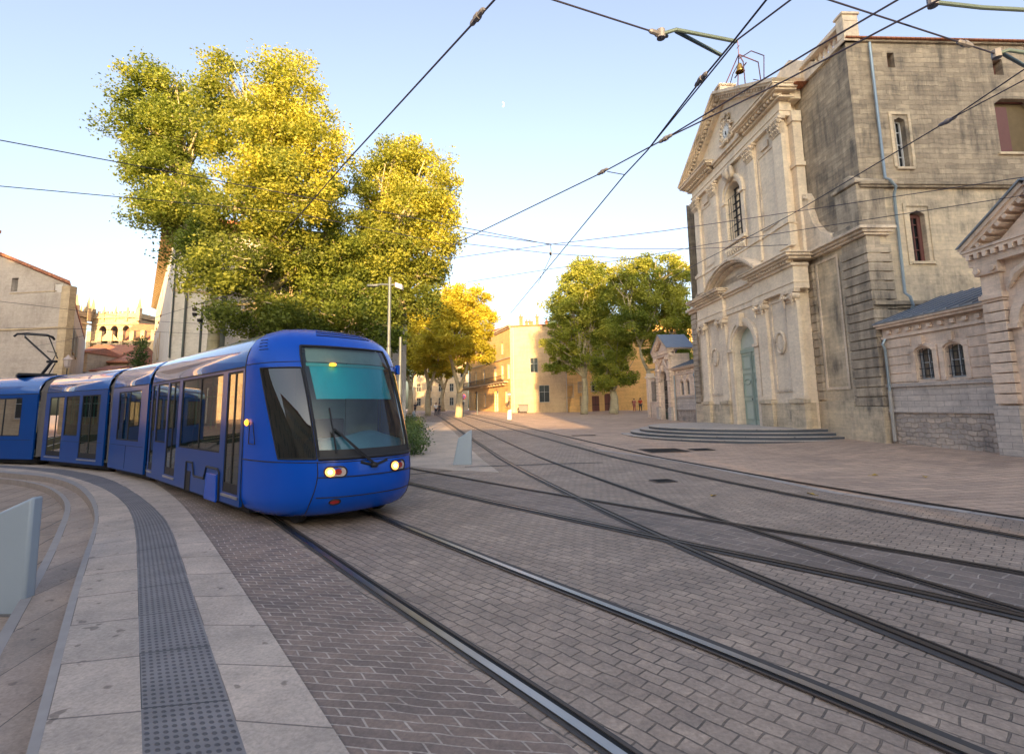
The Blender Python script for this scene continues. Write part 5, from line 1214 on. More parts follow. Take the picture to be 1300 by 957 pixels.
for a in (2.2, 5.4, 9., 13): 
    for v in (3.2, 6.4, 9.2): ops.append((a-.5, a+.5, v, v+1.7, 'w'))
facade(lb, l1, l2, -.3, zr-.05, 'citystone', [(a, b, c, d, e) for a, b, c, d, e in ops if d < zr-.4], shut='shutter') if False else None
def facade_r(parent, p0, p1, *a, **k): return facade(parent, p0, p1, *a, **k)
facade(lb, l1, l2, -.3, zr-.3, 'plaster', [o for o in ops if o[3] < zr-.8], shut='shutter') 
m = MB(); m.add([frG(-.3, .35, z_at(0)), frG(Lg+.35, .35, zr-.02), frG(Lg+.35, .35, zr-.02)+Vector((l2.x-l1.x, l2.y-l1.y, 0)), frG(-.3, .35, z_at(0))+Vector((l2.x-l1.x, l2.y-l1.y, 0))]+[frG(-.3, .35, z_at(0)+.18), frG(Lg+.35, .35, zr+.16), frG(Lg+.35, .35, zr+.16)+Vector((l2.x-l1.x, l2.y-l1.y, 0)), frG(-.3, .35, z_at(0)+.18)+Vector((l2.x-l1.x, l2.y-l1.y, 0))], [(0,1,2,3),(4,5,6,7),(0,1,5,4),(1,2,6,5),(2,3,7,6),(3,0,4,7)]); m.build('roof', 'tile', lb)
m = MB(); m.box(Lg-.6, Lg+.03, -.4, .03, -.3, zr-.05, frG); m.build('corner_stones', 'citystone', lb)
# --- terrace of old houses stepping down the side street
def side_terrace(x, y, w, d, h, mat, label, slant=1., ridge=0, cols_=2, shut='shutter'):
    return simple_house('old_town_house', label, (x, y), (x+w, y+.15*w), d, h, mat, cols_, max(1, int(h/3)), .4, 'old houses along the side street', shut, slant, .75, 1.4, 1.6)
def terr(px0, px1, Y, py, d, mat, label, rise, cols_=2, shut='shutter'):
    x0 = D(px0, 480, Y).x; x1 = D(px1, 480, Y).x; side_terrace(x0, Y, x1-x0, d, D((px0+px1)/2, py, Y).z-.4, mat, label, rise, 0, cols_, shut)
terr(88, 106, 56, 446, 6, 'citystone', 'ochre old house next to the grey gabled building, seen over the tram roof', .7)
terr(104, 128, 63, 457, 8, 'plaster', 'old house with low red tile roof and many chimneys, second along the side street', 1.3, 3)
terr(118, 140, 54, 470, 5, 'citystone', 'lower old house with lean-to tile roof in front of the side street terrace', .7, 3)
terr(138, 160, 60, 459, 8, 'cornerplaster', 'old stone house with rust red roof below the cathedral wall', 1.3, 3)
terr(158, 176, 57, 470, 6, 'citystone', 'narrow old house beside the ivy, nearest to the pale corner building', .8)
terr(96, 150, 72, 448, 9, 'plaster', 'rear old house whose brown roof rises behind the side street terrace', 1.8, 5)

# --- cathedral
kx = D(150, 480, 118).x
ca = thing('cathedral', 'golden stone cathedral with pinnacled towers and orange tile roof in the distance', 'cathedral', (kx, 118, 1.2))
def tower(px0, px1, pyt, Y, wins=True):
    a = D(px0, pyt, Y); b = D(px1, pyt, Y); z = a.z; w = b.x-a.x; o_ = ca.location
    fr = lambda u, c, v: Vector((a.x+u, Y-c, v))-o_
    m = MB(); hol = [arch(w*k, w*.16, z-7.5, z-3.2, 8, 1.3) for k in (.25, .5, .75)] if wins else []
    m.panel(rect(0, w, 0, z), hol, .6, fr); m.panel(rect(0, w, 0, z), [], .6, lambda u, c, v: fr(0, -u, v)); m.panel(rect(0, w, 0, z), [], .6, lambda u, c, v: fr(w, -u, v)); m.box(0, w, -w, -.7, z-.5, z-.2, fr)
    tw = m.build('tower', 'cathedral', ca)
    m = MB(); m.box(-.3, w+.3, -w-.3, .3, z-1.9, z-1.5, fr); m.box(-.4, w+.4, -w-.4, .4, z-.3, z, fr); m.box(-.2, w+.2, -.1, .1, z, z+.9, fr); m.box(w-.1, w+.2, -w, 0, z, z+.9, fr)
    k = .3
    while k < w: m.box(k, k+.5, -.12, .14, z+.9, z+1.4, fr); k += 1.
    m.build('parapet', 'cathedral', tw)
    for u in (0, w*.25, w*.5, w*.75, w):
        for c in (0, -w):
            big_ = 1. if u in (0, w) else .6; p = fr(u, c, z); m = MB(); m.box(p.x-.45*big_, p.x+.45*big_, p.y-.45*big_, p.y+.45*big_, z-1-o_.z, z+2.0*big_-o_.z); q = Vector((p.x, p.y, z+2.*big_-o_.z)); m.tube([q, q+Vector((0,0,2.8*big_))], [.62*big_, .03], 4); m.build('pinnacle', 'cathedral', tw)
tower(78, 96, 399, 112, True)
tower(117, 176, 403, 118)
tower(-40, 40, 430, 124) if False else None
o_ = ca.location
z1 = D(150, 456, 110).z; a = D(110, 450, 110); b = D(205, 450, 110)
fr = lambda u, c, v: Vector((a.x+u, 110-c, v))-o_; w = b.x-a.x
m = MB(); m.panel(rect(0, w, 0, D(150, 433, 110).z), [arch(w*.2, 1.1, 6.5, 10, 8, 1.2), arch(w*.33, 1.1, 6.5, 10, 8, 1.2), arch(w*.62, 1.6, 6, 10.2, 8, 1.2), arch(w*.8, 1.6, 6, 10.2, 8, 1.2)], .5, fr); m.panel([(0,0),(8,0),(8,z1+2),(4,z1+6.5),(0,z1+2)], [], .3, lambda u, c, v: fr(u+1.0, c+.5, v)); m.build('nave_wall', 'cathedral', ca)
m = MB(); m.box(0, w, -.2, .5, D(150, 433, 110).z-.5, D(150, 433, 110).z, fr)
for k in range(7): u = w*(k+.3)/7; m.box(u-.45, u+.45, 0, .8, 0, D(150, 433, 110).z+2.2, fr)
m.build('buttress', 'cathedral', ca)
za = D(150, 433, 110).z; zb = D(150, 413, 110).z
m = MB(); m.add([fr(5.5, -.3, za), fr(w, -.3, za), fr(w, -6, zb+.6), fr(5.5, -6, zb+1.4)], [(0,1,2,3)]); m.build('roof', 'tile', ca)
for k, u in enumerate((w*.2, w*.33, w*.62, w*.8)):
    m = MB(); ww_ = 1.1 if k < 2 else 1.6; m.panel(arch(u, ww_, 6.5 if k < 2 else 6, 10 if k < 2 else 10.2, 8, 1.2), [], .1, lambda a_, c, v: fr(a_, c-.45, v)); m.build('window', 'windark', ca)

# unseen blocks added behind the photographer, heights shaped to keep low sun off the paving
def shade_block(x0, x1, y, h, label, mat, cols_, rows_):
    t = thing('unseen_building', label, 'building', (x0, y, 0)); ops = []
    L = x1-x0
    for r_ in range(rows_):
        for c in range(cols_): uc = L*(c+.5)/cols_; v = 1.2+r_*(h-1.5)/rows_; ops.append((uc-.6, uc+.6, v, v+2., 'w'))
    facade(t, (x1, y), (x0, y), 0, h, mat, ops)
    m = MB(); m.box(0, L, -14, -.25, 0, h-.01); m.build('rear_block', mat, t); m = MB(); m.box(-.4, L+.4, -14.4, .5, h, h+.4); m.build('roof', 'tile', t)
#BLOCKS
shade_block(-60, -30, -34, 23, 'unseen stone block added for shade behind the photographer, far left', 'citystone', 9, 5)
shade_block(-29.5, -13, -32, 22, 'unseen stone block added for shade behind the photographer, left of the low one', 'citystone', 7, 5)
shade_block(-12.5, -3.2, -34, 16, 'unseen pale shade block of middling height added behind the photographer', 'paleplaster', 4, 4)
shade_block(-3, 8.5, -34, 11.5, 'lowest unseen pale block, added behind the photographer to let sun past, between taller ones', 'paleplaster', 4, 3)
shade_block(9, 52, -30, 31, 'tall unseen stone block added for shade behind the photographer on the right', 'citystone', 9, 7)
shade_block(-97, -66, 62, 25, 'unseen stone block added left of the view to shade the cathedral', 'citystone', 8, 6)  # added out of view to shade the lower cathedral
t = thing('unseen_building', 'long unseen stone block added left of the square for the tram window reflections', 'building', (-50, 25, 0));  # added out of view to block horizon glow in the tram windows
facade(t, (-50, -32), (-50, 25), 0, 14, 'citystone', [(uc-.6, uc+.6, v, v+2., 'w') for uc in range(3, 56, 4) for v in (1.5, 5.5, 9.5)]); m = MB(); m.box(-12, -.3, -57, 0, 0, 13.9); m.build('rear_block', 'citystone', t); m = MB(); m.box(-12.4, .5, -57.4, .4, 14, 14.4); m.build('roof', 'tile', t)

# ================================================================== TREES
def leaves(name, lobes, n, size, mat, parent, loc, seed=0, dens=1.):
    """lobes: (centre, (rx,ry,rz), tonebias); leaf faces in small clumps through each lobe's outer volume"""
    g = np.random.default_rng(seed); vol = np.array([l[1][0]*l[1][1]*l[1][2] for l in lobes])**.75; n = int(n*1.85); size *= .72; cnt = (n*vol/vol.sum()).astype(int)
    C_, Tn = [], []
    for (c, r, tb), k in zip(lobes, cnt):
        nc = max(10, k//200); d = g.normal(size=(nc, 3)); d /= np.linalg.norm(d, axis=1)[:, None]
        rad = g.uniform(.22, 1.04, nc)**.5; wob = 1+.16*np.sin(d[:, 0]*5+seed)*np.cos(d[:, 2]*6+d[:, 1]*4)
        cc = np.array(c)+d*np.array(r)*(rad*wob)[:, None]
        per = k//nc; sz = g.uniform(.30, .66, nc)*max(.75, min(r)/3.2)
        p = np.repeat(cc, per, 0)+np.clip(g.normal(size=(nc*per, 3)), -1.7, 1.7)*np.repeat(sz, per)[:, None]*np.array([1,1,.75])
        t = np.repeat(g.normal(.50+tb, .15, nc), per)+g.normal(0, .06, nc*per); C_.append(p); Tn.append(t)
    P = np.concatenate(C_); Tn = np.clip(np.concatenate(Tn), 0, 1); N = len(P)
    a = g.normal(size=(N, 3)); a[:, 2] *= .6; a /= np.linalg.norm(a, axis=1)[:, None]; b = g.normal(size=(N, 3)); b -= (a*b).sum(1)[:, None]*a; b /= np.linalg.norm(b, axis=1)[:, None]; c = np.cross(a, b)
    s = (size*g.uniform(.6, 1.35, N))[:, None]
    V = np.stack([P-a*s, P+b*s*.55+c*s*.12, P+a*s, P-b*s*.55+c*s*.12], 1).reshape(-1, 3)-np.array(loc)
    me = bpy.data.meshes.new(name); me.vertices.add(4*N); me.vertices.foreach_set('co', V.ravel().astype(np.float32))
    me.loops.add(4*N); me.loops.foreach_set('vertex_index', np.arange(4*N, dtype=np.int32)); me.polygons.add(N)
    me.polygons.foreach_set('loop_start', np.arange(0, 4*N, 4, dtype=np.int32)); me.polygons.foreach_set('loop_total', np.full(N, 4, dtype=np.int32)); me.update()
    at = me.attributes.new('tone', 'FLOAT', 'FACE'); at.data.foreach_set('value', Tn.astype(np.float32))
    me.materials.append(M[mat]); o = bpy.data.objects.new(name, me); COL.objects.link(o); o.parent = parent; return o
def limb(mb, a, b, r0, r1, bend=.12, n=7, seed=0):
    rr = random.Random(seed); a = Vector(a); b = Vector(b); L = (b-a).length; w = Vector((rr.uniform(-1,1), rr.uniform(-1,1), rr.uniform(-.2,.4)))*L*bend
    pts = [a.lerp(b, t)+w*math.sin(math.pi*t)+Vector((rr.uniform(-1,1), rr.uniform(-1,1), 0))*L*.012 for t in [k/n for k in range(n+1)]]
    mb.tube(pts, [r0+(r1-r0)*k/n for k in range(n+1)], 9); return pts
def tree(label, base, r, lobes, forks, n, size, mat, seed, group='plane trees round the square', leafz=True):
    base = Vector(base); t = thing('plane_tree', label, 'tree', base, 0, group); m = MB(); rr = random.Random(seed)
    fk = [Vector(f[0]) for f in forks]
    for (f, p, r0, r1) in forks: limb(m, Vector(p)-base, Vector(f)-base, r0, r1, .06, 8, rr.random())
    for (c, rad, tb) in lobes:                   # limbs from the nearest fork into each lobe, with branches
        c = Vector(c); f = min(fk, key=lambda q: (q-c).length+max(0, q.z-c.z)*2)
        pts = limb(m, f-base, c-base+Vector((0,0,rad[2]*.45)), r*.46, .07, .10, 8, rr.random())
        for k in range(9):
            s_ = pts[rr.randint(2, 7)]; d = Vector((rr.gauss(0,1), rr.gauss(0,1), rr.gauss(.3,.8))).normalized(); e = c-base+Vector((d.x*rad[0], d.y*rad[1], d.z*rad[2]))*.85
            limb(m, s_, e, .095, .02, .1, 5, rr.random())
    m.build('trunk', 'bark', t, smooth='all'); leaves('crown', lobes, n, size, mat, t, base, seed); return t
def lobe(px, py, Y, rpx, rpy=None, tb=0., deep=None):
    c = D(px, py, Y); k = Y/F; rx = rpx*k; rz = (rpy or rpx)*k; return (tuple(c), (rx, deep or max(rx, 1.6)*1.05, rz), tb)
# big group of planes behind the tram
b = Vector((D(337, 500, 26).x, 26, .1)); f1_ = D(337, 372, 26); f2 = D(345, 290, 26)
tree('tallest plane tree, its trunk rising behind the tram roof, crown in several golden domes', b, .5,
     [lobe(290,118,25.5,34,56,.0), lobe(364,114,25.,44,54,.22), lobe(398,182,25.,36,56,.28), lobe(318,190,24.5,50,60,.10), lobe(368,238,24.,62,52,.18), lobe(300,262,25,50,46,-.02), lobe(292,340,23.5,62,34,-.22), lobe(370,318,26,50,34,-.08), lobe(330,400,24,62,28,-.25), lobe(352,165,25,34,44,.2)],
     [(f1_, b, .55, .38), (f2, f1_, .38, .26), (D(300, 330, 25), f1_, .24, .15), (D(385, 330, 26), f1_, .24, .15)], 52000, .115, 'leaf', 5)
b = Vector((D(300, 500, 29).x, 29, .2)); f1_ = D(272, 350, 29)
tree('leaning plane tree with the dark green left dome over the pale building', b, .36,
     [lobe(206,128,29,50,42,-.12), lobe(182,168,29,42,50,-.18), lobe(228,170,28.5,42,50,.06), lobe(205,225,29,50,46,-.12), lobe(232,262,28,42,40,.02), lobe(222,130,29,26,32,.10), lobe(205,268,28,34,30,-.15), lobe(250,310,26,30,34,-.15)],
     [(f1_, b, .4, .26), (D(232, 250, 29), f1_, .22, .13)], 30000, .125, 'leafgreen', 9)
b = Vector((D(425, 500, 28).x, 28, .2)); f1_ = D(421, 400, 28); f2 = D(415, 300, 28)
tree('plane tree with a straight pale trunk between the two largest crowns', b, .34,
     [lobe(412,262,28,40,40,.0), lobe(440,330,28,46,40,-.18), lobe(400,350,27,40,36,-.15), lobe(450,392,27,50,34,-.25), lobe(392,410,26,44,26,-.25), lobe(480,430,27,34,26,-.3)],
     [(f1_, b, .4, .3), (f2, f1_, .28, .16)], 22000, .12, 'leafgreen', 14)
b = Vector((D(470, 520, 30).x, 30, .25)); f1_ = D(500, 400, 30); 
tree('plane tree with curved limbs and a golden right side, behind the lamp post', b, .42,
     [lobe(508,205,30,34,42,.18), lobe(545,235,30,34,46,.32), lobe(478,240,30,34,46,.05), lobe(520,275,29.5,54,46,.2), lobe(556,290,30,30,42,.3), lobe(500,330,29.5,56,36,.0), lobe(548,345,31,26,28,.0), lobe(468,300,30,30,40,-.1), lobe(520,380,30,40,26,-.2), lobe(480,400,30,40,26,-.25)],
     [(f1_, b, .5, .3), (D(520, 360, 30), f1_, .3, .2), (D(482, 350, 30), f1_, .28, .15)], 42000, .125, 'leaf', 21)
# avenue trees
def avtree(label, px, pyb, Y, lobs, n, mat, seed, r=.4, size=.2):
    g = D(px, pyb, Y); b = Vector((g.x, Y, gz(g.x, Y)-.05)); f = D(px+1, pyb-26, Y); l0, l1_ = D(px-13, 448, Y), D(px+14, 455, Y)
    return tree(label, b, r, lobs, [(f, b, r*.9, r*.65), (l0, f, r*.55, r*.3), (l1_, f, r*.5, r*.28)], n, size, mat, seed)
avtree('golden plane tree in front of the corner house, at the avenue mouth', 582, 525, 62,
       [lobe(592,385,62,30,30,.3), lobe(570,400,62,34,34,.25), lobe(608,410,62,24,28,.3), lobe(585,430,60,38,28,.15), lobe(552,432,62,28,26,.2), lobe(605,448,60,22,16,-.05)], 30000, 'leafgold', 31, .55, .2)
avtree('plane tree with a forked trunk further down the avenue', 543, 521, 70,
       [lobe(545,410,70,28,30,.1), lobe(528,440,70,30,28,.0), lobe(555,455,70,22,18,.0)], 16000, 'leafgold', 33, .5, .2)
avtree('dim avenue plane tree beside the lamp posts', 520, 520, 80,
       [lobe(515,420,80,30,40,-.1), lobe(505,460,80,26,26,-.1), lobe(535,400,80,20,26,.0)], 14000, 'leaf', 35, .5, .22)
avtree('farthest avenue plane tree, seen under the golden crowns', 562, 521, 96,
       [lobe(560,440,96,26,24,.1), lobe(575,465,96,22,14,.0), lobe(545,470,96,20,14,-.1)], 12000, 'leafgold', 36, .5, .25)
# right hand trees on the square
g = G(779, 525); b = Vector((D(779, 525, 62).x, 62, gz(14, 62)-.03)); f1_ = D(778, 497, 62)
tree('small plane tree standing alone on the square with a short pale trunk', b, .5,
     [lobe(776,470,62,22,22,0.13), lobe(765,455,62,18,18,.0), lobe(790,452,62,18,20,.0), lobe(780,430,62,20,22,0.23), lobe(792,480,62,14,10,.0), lobe(764,486,62,10,8,.0)],
     [(f1_, b, .6, .4)], 14000, .19, 'leafgreen', 41)
b = Vector((D(742, 523, 66).x, 66, gz(9, 66)-.03)); f1_ = D(742, 480, 66)
tree('broad green plane tree behind the small one, left half of the crown on the square', b, .45,
     [lobe(742,360,66,34,30,0.18), lobe(725,395,66,34,32,0.16), lobe(765,390,66,36,34,0.18), lobe(712,430,66,24,24,0.13), lobe(745,440,66,32,26,0.08), lobe(715,462,66,20,14,-.1), lobe(752,345,66,18,16,.1)],
     [(f1_, b, .5, .35)], 36000, .2, 'leafgreen', 43)
b = Vector((D(838, 523, 58).x, 58, gz(17, 58)-.03)); f1_ = D(822, 470, 58)
tree('tall plane tree with bare slanting trunks beside the church, yellow at its top right', b, .34,
     [lobe(820,350,58,30,30,.1), lobe(855,350,58,28,34,.3), lobe(795,365,58,26,30,0.23), lobe(835,400,58,40,36,0.23), lobe(865,400,58,20,36,.15), lobe(805,410,58,28,28,-.05), lobe(850,445,58,32,26,-.08), lobe(865,480,58,18,26,-.1)],
     [(f1_, b, .4, .22), (D(836, 450, 58), b, .3, .16), (D(812, 440, 58), f1_, .2, .12)], 40000, .18, 'leafgreen', 47)
# ivy / climbing bush by the side street
g = D(176, 470, 52); t = thing('climbing_plant', 'dark green climbing plant hanging beside the pale corner building', 'plant', (g.x, 52, .5)); m = MB(); m.tube([(0,0,0),(.3,0,3),(0,.2,5)], [.15,.1,.04], 6); m.build('stem', 'bark', t)
leaves('foliage', [(tuple(D(178, 450, 52)), (.55, .6, 1.7), -.1), (tuple(D(174, 480, 52)), (.8, .6, .8), -.1)], 1500, .16, 'shrub', t, t.location, 4)

# ================================================================== PLANTER AND BOLLARDS
pl = thing('planter', 'planter of low spiky shrubs beside the tram nose', 'planter', (0,0,0))
pp_ = GP([(524,578),(527,541),(503,537),(497,580)]); g0_ = pp_[0]
ct = sum(pp_, Vector())/4; pl.location = (ct.x, ct.y, ct.z)
m = MB(); q = [p-ct for p in pp_]; q = [Vector((p.x, p.y, 0)) for p in q]; m.add([*q, *[p+Vector((0,0,.22)) for p in q]], [(0,1,2,3),(4,5,6,7)]+[(i, (i+1)%4, 4+(i+1)%4, 4+i) for i in range(4)]); m.build('planter_kerb', 'kerb', pl)
lb_ = []
gr = random.Random(5)
for i in range(34):
    s, t_ = gr.random(), gr.random(); p = (pp_[0].lerp(pp_[1], s)).lerp(pp_[3].lerp(pp_[2], s), t_); lb_.append(((p.x, p.y, p.z+.32), (.36, .36, .26), gr.uniform(-.15,.2)))
leaves('shrubs', lb_, 12000, .075, 'shrub', pl, pl.location, 6)
def bollard(pb0, pb1, ptl, ptr, z, label):
    a = G(*pb0, z); b = G(*pb1, z); Y = (a.y+b.y)/2; b = Vector((b.x, a.y, a.z)) if abs(a.y-b.y) < 1.5 else b
    a.y = b.y = Y; hl = D(*ptl, Y); hr = D(*ptr, Y)
    t = thing('bollard', label, 'bollard', (a.x, Y, a.z), 0, 'slanted pale blue bollards')
    o = Vector((a.x, Y, a.z)); m = MB(); m.prism([(0, -.02), (b.x-a.x, -.02), (hr.x-a.x, hr.z-a.z), (hl.x-a.x, hl.z-a.z)], -.07, .07, lambda u, c, v: Vector((u, c, v)))
    m.build('body', 'bollard', t, bevel=.03, smooth=True)
    m = MB(); m.box(-.06, b.x-a.x+.06, -.13, .13, -.02, .008); m.build('base_plate', 'kerb', t)
bollard((575,590), (598.5,590), (582,556), (599,545), None, 'slanted pale blue bollard on the concrete island right of the tram nose')
bollard((-46,779), (40,775), (-44,672), (49,629), LO, 'large slanted pale blue bollard at the left edge on the lower plaza')
bollard((644,532.5), (649.5,532.5), (644.5,521), (649,519.5), None, 'tiny slanted pale bollard before the corner house')
bollard((523,533), (528.5,533), (523.5,523), (526.5,521), None, 'tiny slanted pale bollard at the head of the planter')
# ================================================================== POSTS, SIGNS, BIN
def pole_thing(label, px, pyb, pyt, Y, r, mat, name='tram_mast', cat='mast'):
    g = D(px, pyb, Y); t = thing(name, label, cat, (g.x, Y, gz(g.x, Y))); top = D(px, pyt, Y).z-t.location.z
    m = MB(); m.tube([(0,0,0),(0,0,.5),(0,0,.52),(0,0,top*.6),(0,0,top*.601),(0,0,top)], [r*1.6,r*1.6,r*1.15,r*1.1,r*.8,r*.7], 12); m.build('pole', mat, t, smooth=True)
    m = MB(); m.box(-r*2.4, r*2.4, -r*2.4, r*2.4, 0, .04); m.build('base_plate', mat, t); return t, top
t, top = pole_thing('tall galvanised mast with a floodlight arm behind the tram windscreen', 492, 540, 352, 19, .085, 'pole')
m = MB(); m.tube([(0,0,top-.3), (-.35,0,top-.28), (-.8,0,top-.34)], [.04,.04,.03], 8); m.box(-.85,-.45,-.1,.1,top-.36,top-.29); m.tube([(0,0,top-.3),(.25,0,top-.3)], .04); ar = m.build('arm', 'pole', t)
m = MB(); m.box(.22,.5,-.12,.12,top-.62,top-.42); m.v = [(v[0], v[1], v[2]+(.36-v[0])*.35+.15) for v in m.v]; m.build('floodlight', 'lamphouse', ar, bevel=.02)
t, top = pole_thing('slim grey mast just right of the tall one, at the planter', 507, 545, 428, 24, .10, 'pole')
t, top = pole_thing('dark post with clusters of spotlights in front of the pale corner building', 250, 500, 384, 24, .07, 'darkpole', 'spotlight_post', 'post')
m = MB()
for dx, dz in ((-.32,-.35),(.32,-.25),(.2,-.55),(.34,-.7),(-.05,-.9),(-.3,-.6)): m.lathe([(0,-.1),(.09,-.08),(.12,.06),(0,.07)], 10, (dx, -.08, top+dz)); m.tube([(0,0,top+dz),(dx,0,top+dz)], .02, 5)
m.build('spotlight', 'iron', t, smooth=True)
t, top = pole_thing('thin lamp post with a flat lantern in front of the tallest plane tree', 325, 500, 338, 26.6, .06, 'pole', 'street_lamp', 'street lamp')
m = MB(); m.tube([(0,0,top-.1),(.5,0,top),(1.2,0,top-.1)], .04, 8); m.box(.0, 1.25, -.12, .12, top-.14, top-.05); m.build('lamp_head', 'pole', t, bevel=.03)
t, top = pole_thing('wall lantern post at the side street corner, seen over the second carriage', 82, 500, 452, 30, .04, 'iron', 'street_lantern', 'lantern')
m = MB(); m.lathe([(.02,-.75),(.14,-.65),(.2,-.25),(.26,-.22),(.1,-.05),(.03,.05),(0,.1)], 8, (0,0,top)); m.build('lantern', 'lamphouse', t)
def sign(label, px, pyb, pyc, Y, r, kind):
    g = D(px, pyb, Y); t = thing('road_sign', label, 'road sign', (g.x, Y, gz(g.x, Y))); zc_ = D(px, pyc, Y).z-t.location.z
    m = MB(); m.tube([(0,0,0),(0,0,zc_+r)], .04, 8); m.build('post', 'pole', t)
    cir = lambda R_, c: [(R_*math.cos(2*math.pi*k/24), zc_+R_*math.sin(2*math.pi*k/24)) for k in range(24)]
    fr = lambda u, c, v: Vector((u, -.06-c, v))
    m = MB(); m.prism(cir(r, 0), 0, .02, fr); o = m.build('disc', 'red', t)
    if kind == 'noentry': m = MB(); m.box(-r*.72, r*.72, .02, .028, zc_-r*.16, zc_+r*.16, fr); m.build('bar', 'white', o)
    else:
        m = MB(); m.prism(cir(r*.8, 0), .02, .028, fr); m.build('field', 'signblue', o)
        m = MB(); m.prism([(-r*.65, zc_+r*.5), (-r*.5, zc_+r*.65), (r*.65, zc_-r*.5), (r*.5, zc_-r*.65)], .028, .036, fr); m.build('slash', 'red', o)
        m = MB(); m.box(-r*.6, r*.6, 0, .02, zc_-r*2.0, zc_-r*1.3, fr); m.build('plate', 'white', t)
sign('red no entry sign on a thin post before the corner house', 647, 524, 500.5, 73, .36, 'noentry')
sign('round blue and red no parking sign by the golden avenue tree', 588.5, 524, 503.5, 64, .32, 'np')
t, top = pole_thing('slender pale post at the left end of the corner house', 606, 525, 498, 75, .06, 'pole', 'street_post', 'post')
g = D(664.5, 523, 76); t = thing('wheelie_bin', 'dark wheeled rubbish container beside the wall of the corner house', 'bin', (g.x, 75.5, gz(g.x, 75.5)))
m = MB(); m.prism([(-.62,.2),(.62,.2),(.74,1.15),(-.74,1.15)], -.4, .4, lambda u, c, v: Vector((u, c, v))); m.build('container', 'bin', t, bevel=.04)
m = MB(); m.prism([(-.78,1.16),(.78,1.16),(.7,1.3),(-.7,1.3)], -.45, .45, lambda u, c, v: Vector((u, c, v))); m.build('lid', 'bin', t, bevel=.04)
for sx in (-.5, .5):
    for sy in (-.3, .3): m = MB(); m.tube([(sx-.03, sy, .1), (sx+.03, sy, .1)], .1, 12); m.build('wheel', 'seam', t)
# yellow marker and fallen leaves
for i, (px, py) in enumerate(((1111,604),(1175,606),(1030,628),(1262,569),(905,630))):
    g = G(px, py); t = thing('fallen_leaf', 'dry curled leaf on the tiles, '+('left one of the pair below the low stone wing', 'right one of the pair below the low stone wing', 'beyond the farthest track, nearest the rails', 'under the gate portal at the foot of the wall', 'beside the farthest rail before the steps')[i], 'leaf', (g.x, g.y, g.z), i)
    m = MB(); s_ = .09; m.add([(-s_,0,.012),(0,-s_*.6,.035),(s_,0,.02),(s_*.4,s_*.7,.05),(-s_*.3,s_*.5,.03),(0,0,.015)], [(0,1,5),(1,2,5),(2,3,5),(3,4,5),(4,0,5)]); m.build('blade', 'bronzeleaf', t); m = MB(); m.tube([(0,0,.02),(-s_*1.8,.02,.012)], .004, 4); m.build('stalk', 'bronzeleaf', t)

